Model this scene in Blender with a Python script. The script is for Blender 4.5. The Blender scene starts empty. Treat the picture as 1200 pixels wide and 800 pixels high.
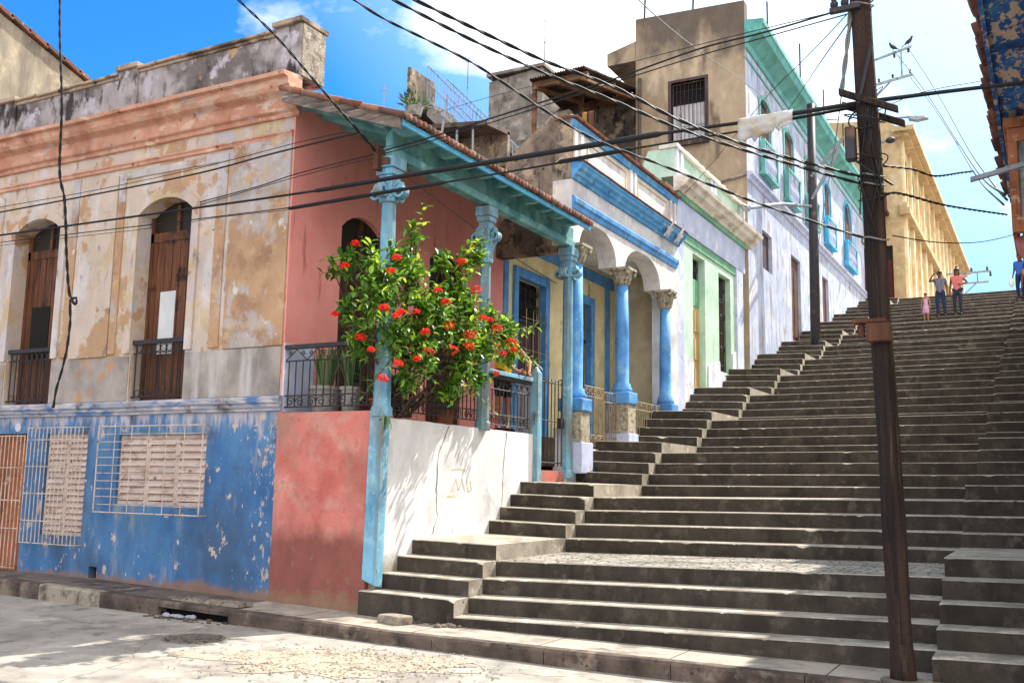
import bpy, bmesh, math, random
from mathutils import Vector, Matrix, noise
random.seed(7)
S = bpy.context.scene
COL = S.collection
rnd = random.uniform

# ------------------------------------------------------------------ materials
def lin(c):
    return tuple((v / 12.92 if v <= .04045 else ((v + .055) / 1.055) ** 2.4) for v in c)
def hx(r, g, b, k=1.0):
    return tuple(v * k for v in lin((r / 255, g / 255, b / 255))) + (1,)

def mat(name, base, layers=(), rough=.88, bump=.25, bscale=22, metallic=0, var=.16, spec=.25, island=None, fine=0.0):
    """base colour + hard or soft edged patches of other colours; layer = (colour, scale, threshold, softness, (stretch), kind)"""
    m = bpy.data.materials.new(name); m.use_nodes = True
    nt = m.node_tree; N = nt.nodes; L = nt.links
    bs = N['Principled BSDF']
    bs.inputs['Roughness'].default_value = rough; bs.inputs['Metallic'].default_value = metallic
    bs.inputs['Specular IOR Level'].default_value = spec
    geo = N.new('ShaderNodeNewGeometry')
    def noise_of(scale, stretch, detail=6, seed=None, rg=.62):
        mp = N.new('ShaderNodeMapping'); L.new(geo.outputs['Position'], mp.inputs[0])
        mp.inputs['Location'].default_value = (rnd(0, 90), rnd(0, 90), rnd(0, 90))
        mp.inputs['Scale'].default_value = stretch
        n = N.new('ShaderNodeTexNoise'); n.inputs['Scale'].default_value = scale
        n.inputs['Detail'].default_value = detail; n.inputs['Roughness'].default_value = rg
        L.new(mp.outputs[0], n.inputs['Vector']); return n.outputs['Fac']
    def ramp(x, lo, hi):
        r = N.new('ShaderNodeMapRange'); r.inputs['From Min'].default_value = lo; r.inputs['From Max'].default_value = hi
        r.clamp = True; L.new(x, r.inputs['Value']); return r.outputs[0]
    def mix(fac, a, b, mode='MIX'):
        x = N.new('ShaderNodeMix'); x.data_type = 'RGBA'; x.blend_type = mode
        if hasattr(fac, 'is_linked'): L.new(fac, x.inputs[0])
        else: x.inputs[0].default_value = fac
        for k, v in ((6, a), (7, b)):
            if hasattr(v, 'is_linked'): L.new(v, x.inputs[k])
            else: x.inputs[k].default_value = v
        return x.outputs[2]
    cur = base
    if island:   # each tile, leaf or plank (one mesh island) takes its own tone
        cr = N.new('ShaderNodeValToRGB'); e = cr.color_ramp.elements
        for i, c in enumerate(island):
            p = i / (len(island) - 1)
            if i == 0: e[0].position = 0; e[0].color = c
            elif i == len(island) - 1: e[-1].position = 1; e[-1].color = c
            else:
                q = e.new(p); q.color = c
        L.new(geo.outputs['Random Per Island'], cr.inputs[0]); cur = cr.outputs[0]
    for ly in layers:
        colr, sc, th, so = ly[:4]
        st = ly[4] if len(ly) > 4 else (1, 1, 1)
        kind = ly[5] if len(ly) > 5 else ''
        f = noise_of(sc, st)
        if kind:           # stain with a ragged rim, below / above a height
            lvl = float(kind[2:])
            sx = N.new('ShaderNodeSeparateXYZ'); L.new(geo.outputs['Position'], sx.inputs[0])
            ad = N.new('ShaderNodeMath'); ad.operation = 'MULTIPLY_ADD'
            L.new(f, ad.inputs[0]); ad.inputs[1].default_value = th; L.new(sx.outputs[kind[0].upper()], ad.inputs[2])
            g = ramp(ad.outputs[0], lvl + so, lvl - so) if kind[1] == '<' else ramp(ad.outputs[0], lvl - so, lvl + so)
            cur = mix(g, cur, colr)
        else:
            cur = mix(ramp(f, th - so, th + so), cur, colr)
    v = noise_of(3.1, (1, 1, .7), 7)
    vv = N.new('ShaderNodeMapRange'); vv.inputs['To Min'].default_value = 1 - var; vv.inputs['To Max'].default_value = 1 + var
    vv.inputs['From Min'].default_value = .3; vv.inputs['From Max'].default_value = .7
    L.new(v, vv.inputs['Value'])
    if fine:
        v2 = noise_of(70, (1, 1, 1), 3); r2 = N.new('ShaderNodeMapRange')
        r2.inputs['From Min'].default_value = .3; r2.inputs['From Max'].default_value = .7
        r2.inputs['To Min'].default_value = 1 - fine; r2.inputs['To Max'].default_value = 1 + fine
        L.new(v2, r2.inputs['Value'])
        mm = N.new('ShaderNodeMath'); mm.operation = 'MULTIPLY'; L.new(vv.outputs[0], mm.inputs[0]); L.new(r2.outputs[0], mm.inputs[1]); vo = mm.outputs[0]
    else: vo = vv.outputs[0]
    hs = N.new('ShaderNodeHueSaturation')
    if hasattr(cur, 'is_linked'): L.new(cur, hs.inputs['Color'])
    else: hs.inputs['Color'].default_value = cur
    L.new(vo, hs.inputs['Value'])
    L.new(hs.outputs[0], bs.inputs['Base Color'])
    if bump:
        bp = N.new('ShaderNodeBump'); bp.inputs['Strength'].default_value = bump; bp.inputs['Distance'].default_value = .02
        L.new(noise_of(bscale, (1, 1, 1), 6, rg=.7), bp.inputs['Height']); L.new(bp.outputs[0], bs.inputs['Normal'])
    return m

V = (1, 1, .13)     # vertical streaks
m_street = mat('street_concrete', hx(152, 145, 135), [(hx(124, 117, 109), 1.3, .55, .1), (hx(108, 102, 95), 3.5, .62, .06), (hx(168, 160, 147), 2.2, .6, .06), (hx(112, 106, 98), 9, .68, .03)], bump=.35, bscale=60, var=.1, fine=.1)
m_patch = mat('broken_concrete', hx(166, 154, 136), [(hx(132, 120, 104), 7, .57, .05), (hx(184, 170, 148), 16, .6, .05), (hx(96, 84, 70), 26, .64, .03)], bump=.9, bscale=45, fine=.22)
m_pave = mat('pavement_concrete', hx(158, 148, 134), [(hx(112, 102, 92), 1.7, .57, .09), (hx(182, 170, 150), 3, .62, .06), (hx(84, 76, 68), 14, .68, .03)], bump=.35, bscale=40, fine=.1)
m_pave_dark = mat('worn_shaded_pavement', hx(104, 92, 84), [(hx(70, 62, 56), 2, .55, .1), (hx(130, 118, 106), 4, .62, .06)], bump=.35, bscale=40, fine=.1)  # wear, with the shade along the left house put into the dark tone
m_kerb = mat('kerb_stone', hx(96, 82, 72), [(hx(62, 52, 46), 2.4, .53, .1), (hx(128, 112, 98), 3.5, .6, .06), (hx(44, 36, 32), 12, .64, .04)], bump=.5, bscale=30)
m_kerb_light = mat('pale_kerb_stone', hx(150, 138, 122), [(hx(96, 84, 74), 7, .55, .08)], bump=.5, bscale=30)
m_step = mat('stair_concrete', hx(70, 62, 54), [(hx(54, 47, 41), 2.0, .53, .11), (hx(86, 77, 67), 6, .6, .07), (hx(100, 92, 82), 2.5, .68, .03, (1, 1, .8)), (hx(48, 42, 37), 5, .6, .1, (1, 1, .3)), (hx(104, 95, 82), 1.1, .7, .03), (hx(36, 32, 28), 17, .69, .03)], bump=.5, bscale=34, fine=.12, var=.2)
m_tread = mat('worn_sunlit_step', hx(158, 149, 135), [(hx(122, 113, 100), 2.4, .57, .1), (hx(190, 180, 164), 5, .62, .06), (hx(76, 68, 60), 13, .67, .03)], bump=.4, bscale=40, fine=.1)  # worn treads; on step ends this pale tone puts sunlight into colour
m_upper = mat('old_cream_plaster', hx(188, 170, 156), [
    (hx(170, 162, 168), .9, .56, .05, (1, 1, .6)), (hx(182, 160, 130), 2.6, .57, .04), (hx(172, 138, 108), 1.15, .57, .01, (1, 1, .8)),
    (hx(192, 182, 178), 2.2, .57, .03, (1, 1, .35)), (hx(150, 118, 92), 1.9, .66, .015), (hx(120, 112, 108), 5, .66, .05, (1, 1, .4)), (hx(96, 84, 78), 16, .69, .03)], bump=.3, var=.12, fine=.05)
m_ochre = mat('ochre_render', hx(170, 136, 106), [(hx(174, 166, 166), 1.2, 2.2, .1, (1, 1, .6), 'z>6.3'), (hx(168, 156, 150), 1.6, .57, .015, (1, 1, .5)), (hx(152, 118, 92), 2.2, .56, .05), (hx(178, 150, 116), 4, .6, .05), (hx(196, 186, 176), 5, .66, .02)], bump=.3)
m_dado = mat('grey_dado_plaster', hx(160, 148, 140), [(hx(128, 120, 114), 1.6, .53, .1), (hx(178, 170, 166), 2.4, .58, .06, V), (hx(172, 130, 98), 1.1, .62, .03)], bump=.3)
m_salmon = mat('salmon_cornice', hx(192, 144, 122), [(hx(176, 124, 102), 2.2, .54, .06), (hx(198, 166, 146), 3.2, .57, .03, (1, 1, 2.5)), (hx(176, 168, 166), 5, .64, .02, (.5, 1, 3)), (hx(170, 158, 156), 1.4, .66, .02), (hx(110, 72, 58), 6, .66, .04)], bump=.3)
m_parapet = mat('weathered_parapet', hx(156, 146, 146), [(hx(104, 96, 92), 1.6, .5, .06), (hx(172, 164, 172), 2.6, .57, .03), (hx(58, 52, 50), 3.3, .57, .05, (1, 1, .5)), (hx(176, 140, 110), 1.6, .66, .02)], bump=.5, var=.2)
m_coping = mat('stained_coping', hx(164, 144, 124), [(hx(92, 80, 70), 2.2, .53, .06), (hx(190, 160, 138), 4, .62, .04), (hx(60, 52, 46), 8, .62, .05)], bump=.4)
m_rubble = mat('exposed_masonry', hx(158, 148, 132), [(hx(112, 102, 88), 6, .53, .06), (hx(180, 170, 154), 10, .58, .05), (hx(90, 78, 66), 14, .62, .04)], bump=1, bscale=26)
m_blue = mat('blue_limewash', hx(74, 114, 154), [
    (hx(58, 96, 140), 1.1, .55, .1), (hx(92, 122, 152), 2.0, .57, .07, (1, 1, .35)), (hx(128, 138, 152), 3.2, .63, .05, (1, 1, .25)), (hx(66, 90, 120), .8, .6, .06, (1, 1, .5)),
    (hx(168, 160, 166), 6, 1.6, .12, (1.2, 1.2, .25), 'z>3.16'), (hx(176, 158, 148), 6, 6.0, .12, (1, 1, .6), 'x>-4.85'), (hx(176, 164, 156), 15, 6.0, .15, (1, 1, .5), 'x>-4.95'), (hx(186, 162, 146), 5.5, .645, .012, (1, 1, .7)), (hx(200, 184, 172), 13, .68, .012, (1, 1, .5)),
    (hx(130, 104, 90), 4, .45, .05, (1, 1, 1), 'z<.52'), (hx(70, 74, 84), 1.3, .66, .05)], bump=.3, fine=.05)
m_mould = mat('peeling_moulding', hx(150, 150, 160), [(hx(84, 114, 156), 2, .56, .05, (1, 1, 3)), (hx(182, 174, 172), 4, .56, .05, (1, 1, 4)), (hx(96, 88, 84), 3, .6, .05)], bump=.4)
m_pinkbase = mat('worn_pink_render', hx(190, 114, 104), [
    (hx(192, 134, 120), 2.4, .56, .06), (hx(182, 98, 88), 1.4, .56, .06), (hx(160, 116, 100), 3.4, .58, .07, (1, 1, .2)), (hx(206, 102, 80), 3.0, .63, .03),
    (hx(136, 82, 72), 3.2, .5, .1, (1, 1, .6), 'z<1.22'), (hx(140, 106, 88), 8, .66, .05), (hx(136, 104, 84), 6, .4, .06, (1, 1, 1), 'z<.48')], bump=.35, fine=.08)
m_pink = mat('pink_wall_paint', hx(230, 150, 142), [(hx(220, 134, 124), .8, .54, .12), (hx(222, 146, 136), 1.5, .6, .1), (hx(150, 74, 66), 5, .68, .05, V)], bump=.12, var=.06)
m_white = mat('white_limewash', hx(218, 216, 216), [(hx(176, 174, 172), 1.3, .62, .08), (hx(222, 220, 218), 3, .58, .08), (hx(126, 122, 116), 2.6, .68, .05, (1, 1, .5)), (hx(150, 140, 124), 5, .4, .1, (1, 1, 1), 'z<.9')], bump=.25, bscale=12, fine=.03)
m_crack = mat('crack', hx(134, 122, 106), bump=0)
m_yellowmark = mat('yellow_chalk', hx(206, 186, 84), [(hx(200, 198, 194), 22, .5, .06)], bump=0)
m_teal = mat('turquoise_paint', hx(116, 170, 194), [(hx(96, 148, 174), 2, .56, .08), (hx(150, 194, 208), 4, .6, .06), (hx(96, 100, 98), 7, .645, .03, (1, 1, .4)), (hx(78, 132, 164), 1.2, .6, .05), (hx(188, 206, 206), 22, .655, .02), (hx(112, 116, 112), 5, .56, .1, V)], bump=.2, bscale=30, rough=.6, spec=.4)
m_teal_eave = mat('turquoise_soffit', hx(112, 160, 160), [(hx(70, 124, 128), 2.5, .54, .08), (hx(138, 184, 178), 3.4, .62, .06), (hx(60, 92, 90), 6, .66, .05)], bump=.25, rough=.7)
m_fascia = mat('blue_fascia', hx(86, 160, 198), [(hx(84, 172, 200), 3, .56, .07), (hx(50, 100, 128), 5, .64, .04)], bump=.25, rough=.6)
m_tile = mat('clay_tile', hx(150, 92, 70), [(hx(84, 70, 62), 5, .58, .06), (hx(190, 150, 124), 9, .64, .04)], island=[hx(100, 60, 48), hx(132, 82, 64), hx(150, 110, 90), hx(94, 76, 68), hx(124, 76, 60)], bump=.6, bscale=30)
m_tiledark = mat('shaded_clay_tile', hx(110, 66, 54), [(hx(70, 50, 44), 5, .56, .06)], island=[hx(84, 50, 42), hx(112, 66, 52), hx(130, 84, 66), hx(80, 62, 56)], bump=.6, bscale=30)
m_oldwood = mat('grey_roof_timber', hx(120, 106, 98), [(hx(76, 66, 60), 3, .54, .08, (.4, 4, 4)), (hx(150, 138, 128), 7, .6, .05, (.4, 4, 4))], bump=.4)
m_door = mat('dark_brown_wood', hx(96, 60, 40), [(hx(64, 38, 26), 6, .52, .1, (2, 2, .15)), (hx(120, 76, 48), 11, .6, .06, (2, 2, .12)), (hx(44, 26, 20), 3, .62, .05)], bump=.3, rough=.7)
m_door2 = mat('plum_wood', hx(84, 62, 66), [(hx(60, 44, 48), 5, .54, .08, V), (hx(112, 88, 88), 9, .62, .05, V)], bump=.25, rough=.7)
m_greydoor = mat('grey_boards', hx(150, 146, 150), [(hx(120, 114, 118), 6, .55, .06, V)], bump=.2)
m_orangewood = mat('orange_varnished_wood', hx(162, 96, 62), [(hx(130, 72, 46), 5, .55, .08, V), (hx(186, 124, 86), 8, .62, .05, V), (hx(176, 150, 136), 3, .68, .03)], bump=.25, rough=.7)
m_iron = mat('black_iron', hx(44, 38, 38), [(hx(84, 56, 42), 9, .64, .05)], rough=.6, bump=.2, spec=.4)
m_cream_iron = mat('cream_painted_iron', hx(196, 180, 164), [(hx(140, 96, 70), 11, .6, .04), (hx(172, 150, 132), 4, .55, .06)], rough=.6, bump=.2)
m_gold_iron = mat('khaki_painted_iron', hx(150, 132, 100), [(hx(96, 76, 58), 8, .58, .05)], rough=.6, bump=.2)
m_shutter = mat('dusty_pink_shutter', hx(192, 170, 158), [(hx(160, 132, 116), 5, .58, .06, (1, 1, 2)), (hx(206, 190, 180), 3, .6, .05), (hx(124, 88, 68), 9, .67, .03)], bump=.2, rough=.75)
m_glass = mat('dark_glass', hx(44, 38, 32), rough=.5, bump=0, spec=.2)
m_dark = mat('dark_room', hx(26, 22, 20), bump=0)
m_plate = mat('white_enamel', hx(190, 190, 190), bump=0, rough=.4)
m_yellow = mat('faded_yellow_plaster', hx(236, 220, 170), [(hx(222, 204, 150), 1.2, .54, .08), (hx(216, 202, 156), 2, .6, .06), (hx(120, 100, 72), 3, .67, .03, (1, 1, .4)), (hx(150, 126, 84), 8, .7, .03)], bump=.25)
m_bluetrim = mat('bright_blue_paint', hx(88, 150, 208), [(hx(70, 128, 188), 2, .55, .07), (hx(116, 166, 206), 4, .6, .06), (hx(160, 184, 198), 16, .655, .02), (hx(84, 112, 140), 5, .6, .07, V)], bump=.2, rough=.65)
m_bluecor = mat('mottled_blue_cornice', hx(92, 156, 204), [(hx(70, 134, 190), 2.2, .53, .06, (1, .6, 2)), (hx(120, 172, 206), 4.5, .6, .04), (hx(44, 66, 92), 6, .66, .04)], bump=.3)
m_facade = mat('white_facade', hx(212, 208, 206), [(hx(180, 176, 178), 1.3, .57, .09), (hx(222, 214, 196), 2.4, .62, .06), (hx(132, 124, 116), 5, .68, .04, V)], bump=.15)
m_cream = mat('cream_plaster', hx(206, 192, 160), [(hx(186, 170, 136), 1.1, .56, .09), (hx(214, 204, 180), 2, .6, .07), (hx(150, 136, 110), 4, .67, .04, V)], bump=.15)
m_capital = mat('carved_plaster', hx(168, 158, 138), [(hx(118, 106, 88), 14, .54, .06), (hx(190, 182, 164), 20, .58, .05)], bump=1, bscale=40)
m_party = mat('mould_stained_render', hx(146, 130, 112), [(hx(96, 86, 78), 1.5, .5, .07, (1, 1, .6)), (hx(60, 54, 50), 4.0, .56, .05, (1, 1, .5)), (hx(176, 156, 128), 2.6, .6, .05), (hx(44, 40, 38), 9, .64, .04)], bump=.5, var=.2)
m_redcap = mat('brick_capping', hx(140, 88, 68), [(hx(96, 66, 54), 5, .55, .06)], bump=.4)
m_green = mat('pale_green_paint', hx(184, 208, 190), [(hx(164, 192, 172), 1.2, .55, .08), (hx(182, 214, 186), 2.4, .6, .06), (hx(150, 120, 92), 2.2, .69, .02)], bump=.15)
m_green2 = mat('mid_green_paint', hx(112, 162, 130), [(hx(94, 142, 112), 1.6, .55, .08), (hx(140, 180, 150), 4, .62, .05)], bump=.15)
m_lav = mat('lavender_paint', hx(184, 190, 214), [(hx(164, 172, 204), 1.4, .55, .08), (hx(206, 206, 216), 3, .6, .06), (hx(150, 136, 124), 4, .68, .04)], bump=.15)
m_creamcor = mat('cream_cornice', hx(218, 210, 198), [(hx(176, 164, 146), 2, .56, .08), (hx(132, 120, 108), 5, .66, .04)], bump=.2)
m_skirt = mat('white_skirting', hx(206, 208, 216), [(hx(170, 148, 122), 1.6, .62, .03), (hx(176, 178, 186), 2, .56, .08)], bump=.25)
m_tan = mat('tan_door_paint', hx(190, 164, 108), [(hx(166, 138, 88), 3, .55, .07, V)], bump=.15, rough=.6)
m_blfac = mat('pale_lilac_facade', hx(176, 184, 206), [(hx(192, 194, 204), 1.1, .55, .08), (hx(160, 170, 196), 1.9, .56, .08), (hx(150, 136, 120), 1.1, .68, .03), (hx(156, 142, 126), 3.6, .63, .03, (1, 1, .4)), (hx(140, 128, 118), 5, .6, .08, V)], bump=.35, bscale=9)
m_turq = mat('turquoise_cornice_paint', hx(104, 168, 160), [(hx(84, 146, 138), 1.4, .55, .08), (hx(104, 194, 178), 2.6, .62, .06), (hx(60, 100, 94), 6, .68, .03)], bump=.2, rough=.6)
m_turqblue = mat('sky_blue_trim', hx(74, 164, 204), [(hx(90, 180, 200), 2, .56, .08)], bump=.15)
m_brown = mat('brown_side_render', hx(170, 150, 124), [(hx(148, 128, 106), 1.0, .53, .09, (1, 1, .5)), (hx(188, 168, 140), 1.7, .6, .07, (1, 1, .3)), (hx(98, 84, 72), 1.5, .64, .06, (1, 1, .35)), (hx(104, 92, 80), 1.1, -4.5, .5, (1, 1, .5), 'z>11.9')], bump=.3, var=.14)
m_yel2 = mat('yellow_ochre_building', hx(196, 168, 126), [(hx(176, 148, 108), .8, .55, .1), (hx(206, 184, 148), 1.4, .6, .07), (hx(150, 122, 86), .9, .68, .05, (1, 1, .4))], bump=.1, bscale=6)
m_yel2trim = mat('pale_pilaster', hx(226, 206, 166), [(hx(210, 178, 124), 1.2, .58, .08)], bump=.1)
m_redwood = mat('dark_red_shutter', hx(96, 40, 34), bump=.1, rough=.6)
m_concrete = mat('grey_concrete', hx(136, 126, 116), [(hx(96, 88, 82), 1.3, .53, .09), (hx(166, 156, 146), 2.4, .6, .06), (hx(64, 58, 54), 2.2, .62, .05, (1, 1, .4))], bump=.35, var=.18)
m_rust = mat('rusty_corrugated', hx(96, 82, 74), [(hx(62, 50, 44), 2, .54, .08), (hx(124, 92, 72), 4, .62, .05)], bump=.2, rough=.7)
m_wood = mat('brown_beam', hx(126, 92, 66), [(hx(90, 62, 44), 3, .55, .08)], bump=.3)
m_pole = mat('creosoted_pole', hx(64, 47, 39), [(hx(34, 25, 22), 4, .52, .09, (3, 3, .12)), (hx(84, 63, 52), 9, .62, .05, (3, 3, .08)), (hx(34, 26, 22), 1.5, .6, .08, (1, 1, .3))], bump=.9, bscale=30)
m_metalpole = mat('dark_metal_pole', hx(58, 56, 60), [(hx(110, 84, 66), 3, .62, .06)], rough=.55, metallic=.3, bump=.1)
m_galv = mat('galvanised_steel', hx(150, 154, 160), [(hx(110, 112, 116), 6, .58, .06)], rough=.5, metallic=.4, bump=.1)
m_cable = mat('black_cable', hx(28, 28, 30), bump=0, rough=.6, var=.05)
m_greycable = mat('grey_cable', hx(120, 118, 114), bump=0, rough=.6)
m_plastic = mat('torn_plastic_sheet', hx(176, 172, 166), [(hx(170, 150, 120), 6, .6, .05)], bump=.8, bscale=9, rough=.5)
m_bird = mat('dark_feathers', hx(54, 54, 60), [(hx(86, 86, 92), 20, .56, .06)], bump=.2)
m_leafpot = mat('potted_leaf', hx(70, 96, 56), island=[hx(40, 66, 34), hx(84, 110, 66), hx(120, 136, 84)], bump=0, rough=.5)
m_pot = mat('terracotta_pot', hx(160, 92, 66), [(hx(120, 70, 52), 6, .56, .06)], bump=.2)
m_pot2 = mat('grey_cement_pot', hx(150, 146, 140), [(hx(108, 104, 98), 6, .56, .06)], bump=.3)
m_bark = mat('shrub_bark', hx(84, 70, 54), [(hx(54, 44, 34), 12, .56, .06)], bump=.4)
m_petal = mat('red_petal', hx(226, 24, 16), island=[hx(206, 10, 10), hx(236, 34, 20), hx(246, 62, 40)], bump=0, rough=.5, var=.05)
m_ironlid = mat('cast_iron_lid', hx(118, 108, 98), [(hx(64, 56, 50), 9, .55, .06)], bump=.4, rough=.7)
m_litter = mat('pale_litter', hx(150, 150, 160), bump=.3)
m_soil = mat('hill_earth', hx(96, 82, 64), [(hx(70, 74, 48), 1, .55, .1)], bump=.4)
m_skin = mat('brown_skin', hx(112, 72, 54), bump=0, rough=.6, var=.05)
m_skin2 = mat('tan_skin', hx(158, 106, 80), bump=0, rough=.6, var=.05)
m_hair = mat('black_hair', hx(22, 18, 18), bump=.2, bscale=80, rough=.5)
def cloth(n, c, **k): return mat(n, c, bump=.15, bscale=40, rough=.9, var=.08, **k)
m_jean = cloth('blue_denim', hx(32, 46, 74)); m_navy = cloth('navy_cotton', hx(40, 42, 60)); m_blackcloth = cloth('black_cotton', hx(28, 26, 28))
m_pinkshirt = cloth('salmon_cotton', hx(200, 108, 106)); m_lilac = cloth('lilac_cotton', hx(200, 150, 184)); m_yellowtop = cloth('yellow_cotton', hx(224, 182, 40))
m_stripe = cloth('grey_striped_cotton', hx(110, 108, 122), layers=[(hx(70, 72, 92), 26, .55, .05, (1, 1, .02))])
m_blueshirt = cloth('royal_blue_cotton', hx(50, 92, 168)); m_orangeshirt = cloth('orange_brown_cotton', hx(176, 104, 70)); m_greyshort = cloth('grey_shorts', hx(90, 92, 112))
m_whitecloth = cloth('white_cotton', hx(214, 212, 206)); m_greencloth = cloth('green_cotton', hx(70, 120, 90)); m_shoe = cloth('dark_shoe', hx(36, 32, 34))

def leaf_mat():
    m = bpy.data.materials.new('shrub_leaf'); m.use_nodes = True; nt = m.node_tree; N = nt.nodes; L = nt.links
    bs = N['Principled BSDF']; bs.inputs['Roughness'].default_value = .38; bs.inputs['Specular IOR Level'].default_value = .5
    g = N.new('ShaderNodeNewGeometry'); cr = N.new('ShaderNodeValToRGB'); e = cr.color_ramp.elements
    e[0].color = hx(44, 84, 30); e[1].color = hx(156, 182, 50)
    q = e.new(.5); q.color = hx(72, 118, 36); q = e.new(.82); q.color = hx(114, 156, 44)
    L.new(g.outputs['Random Per Island'], cr.inputs[0]); L.new(cr.outputs[0], bs.inputs['Base Color'])
    t = N.new('ShaderNodeBsdfTranslucent'); hs = N.new('ShaderNodeHueSaturation'); hs.inputs['Value'].default_value = 1.7; hs.inputs['Hue'].default_value = .48
    L.new(cr.outputs[0], hs.inputs['Color']); L.new(hs.outputs[0], t.inputs[0])
    mx = N.new('ShaderNodeMixShader'); mx.inputs[0].default_value = .42
    L.new(bs.outputs[0], mx.inputs[1]); L.new(t.outputs[0], mx.inputs[2]); L.new(mx.outputs[0], N['Material Output'].inputs[0])
    return m
m_leaf = leaf_mat()

def cobble_mat():
    m = mat('cobbled_landing', hx(158, 150, 138), [(hx(112, 104, 96), 2, .56, .1)], bump=0, fine=.1)
    nt = m.node_tree; N = nt.nodes; L = nt.links; bs = N['Principled BSDF']
    g = N.new('ShaderNodeNewGeometry')
    vo = N.new('ShaderNodeTexVoronoi'); vo.feature = 'DISTANCE_TO_EDGE'; vo.inputs['Scale'].default_value = 8; L.new(g.outputs['Position'], vo.inputs['Vector'])
    r = N.new('ShaderNodeMapRange'); r.inputs['From Max'].default_value = .09; L.new(vo.outputs[0], r.inputs['Value'])
    src = bs.inputs['Base Color'].links[0].from_socket
    x = N.new('ShaderNodeMix'); x.data_type = 'RGBA'; L.new(r.outputs[0], x.inputs[0]); x.inputs[6].default_value = hx(70, 64, 58); L.new(src, x.inputs[7]); L.new(x.outputs[2], bs.inputs['Base Color'])
    b = N.new('ShaderNodeBump'); b.inputs['Strength'].default_value = .8; b.inputs['Distance'].default_value = .02; L.new(r.outputs[0], b.inputs['Height']); L.new(b.outputs[0], bs.inputs['Normal'])
    return m
m_cobble = cobble_mat()

# ------------------------------------------------------------------ mesh helpers
class MB:
    def __init__(s): s.v = []; s.f = []; s.mi = []; s.cur = 0
    def add(s, vs, fs):
        o = len(s.v); s.v += [tuple(p) for p in vs]; s.f += [tuple(i + o for i in f) for f in fs]; s.mi += [s.cur] * len(fs); return s
    def box(s, x0, x1, y0, y1, z0, z1):
        x0, x1 = min(x0, x1), max(x0, x1); y0, y1 = min(y0, y1), max(y0, y1); z0, z1 = min(z0, z1), max(z0, z1)
        vs = [(x, y, z) for z in (z0, z1) for x, y in ((x0, y0), (x1, y0), (x1, y1), (x0, y1))]
        return s.add(vs, [(3, 2, 1, 0), (4, 5, 6, 7), (0, 1, 5, 4), (1, 2, 6, 5), (2, 3, 7, 6), (3, 0, 4, 7)])
    def prism(s, pts, vec):
        n = len(pts); vec = Vector(vec); a = [Vector(p) for p in pts]
        nrm = sum(((a[i] - a[0]).cross(a[(i + 1) % n] - a[0]) for i in range(n)), Vector())
        if nrm.dot(vec) > 0: a = a[::-1]
        vs = a + [p + vec for p in a]
        return s.add(vs, [tuple(range(n)), tuple(range(2 * n - 1, n - 1, -1))] + [(i, i + n, (i + 1) % n + n, (i + 1) % n) for i in range(n)])
    def tube(s, path, r, n=6, cap=True):
        P = [Vector(p) for p in path]; m = len(P)
        R = r if isinstance(r, (list, tuple)) else [r] * m
        up = None; vs = []
        for i in range(m):
            t = (P[min(i + 1, m - 1)] - P[max(i - 1, 0)]).normalized()
            if up is None: up = Vector((0, 0, 1)) if abs(t.z) < .9 else Vector((1, 0, 0))
            a = t.cross(up); a = a.normalized() if a.length > 1e-5 else t.orthogonal().normalized()
            b = a.cross(t).normalized(); up = b
            for k in range(n):
                w = 2 * math.pi * k / n; vs.append(P[i] + (a * math.cos(w) + b * math.sin(w)) * R[i])
        fs = [(i * n + k, i * n + (k + 1) % n, (i + 1) * n + (k + 1) % n, (i + 1) * n + k) for i in range(m - 1) for k in range(n)]
        if cap: fs += [tuple(range(n - 1, -1, -1)), tuple((m - 1) * n + k for k in range(n))]
        return s.add(vs, fs)
    def lathe(s, c, prof, n=16, sx=1, sy=1, arc=0):
        cx, cy, cz = c; vs = []; m = len(prof)
        for r, z in prof:
            for k in range(n):
                w = 2 * math.pi * k / n + arc; vs.append((cx + r * math.cos(w) * sx, cy + r * math.sin(w) * sy, cz + z))
        fs = [(i * n + k, i * n + (k + 1) % n, (i + 1) * n + (k + 1) % n, (i + 1) * n + k) for i in range(m - 1) for k in range(n)]
        fs += [tuple(range(n - 1, -1, -1)), tuple((m - 1) * n + k for k in range(n))]
        return s.add(vs, fs)
    def ball(s, c, r, n=10, m=7):
        rx, ry, rz = r if isinstance(r, tuple) else (r, r, r)
        return s.lathe(c, [(max(math.sin(math.pi * i / m), .02), -rz * math.cos(math.pi * i / m)) for i in range(m + 1)], n, rx, ry)
    def build(s, name, m, parent=None, smooth=False, bevel=0, seg=1):
        me = bpy.data.meshes.new(name); me.from_pydata(s.v, [], s.f)
        ms = m if isinstance(m, (list, tuple)) else [m]
        for x in ms: me.materials.append(x)
        if len(ms) > 1: me.polygons.foreach_set('material_index', s.mi)
        if smooth: me.polygons.foreach_set('use_smooth', [True] * len(me.polygons))
        me.update()
        o = bpy.data.objects.new(name, me); COL.objects.link(o)
        if parent: attach(o, parent)
        if bevel:
            b = o.modifiers.new('bevel', 'BEVEL'); b.width = bevel; b.segments = seg; b.limit_method = 'ANGLE'; b.angle_limit = .7
        return o

def attach(o, parent):
    o.parent = parent
    if parent.type == 'EMPTY': o.matrix_parent_inverse = Matrix.Translation(-parent.location)
def tag(o, label, cat, group=None):
    o['label'] = label; o['category'] = cat
    if group: o['group'] = group
    return o
def thing(name, label, cat, loc, group=None):
    o = bpy.data.objects.new(name, None); COL.objects.link(o); o.location = loc; o.empty_display_size = .3
    return tag(o, label, cat, group)
def struct(o, kind='structure'):
    o['kind'] = kind; return o
def bx(name, m, parent, *a, bevel=0):
    return MB().box(*a).build(name, m, parent, bevel=bevel)

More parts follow.
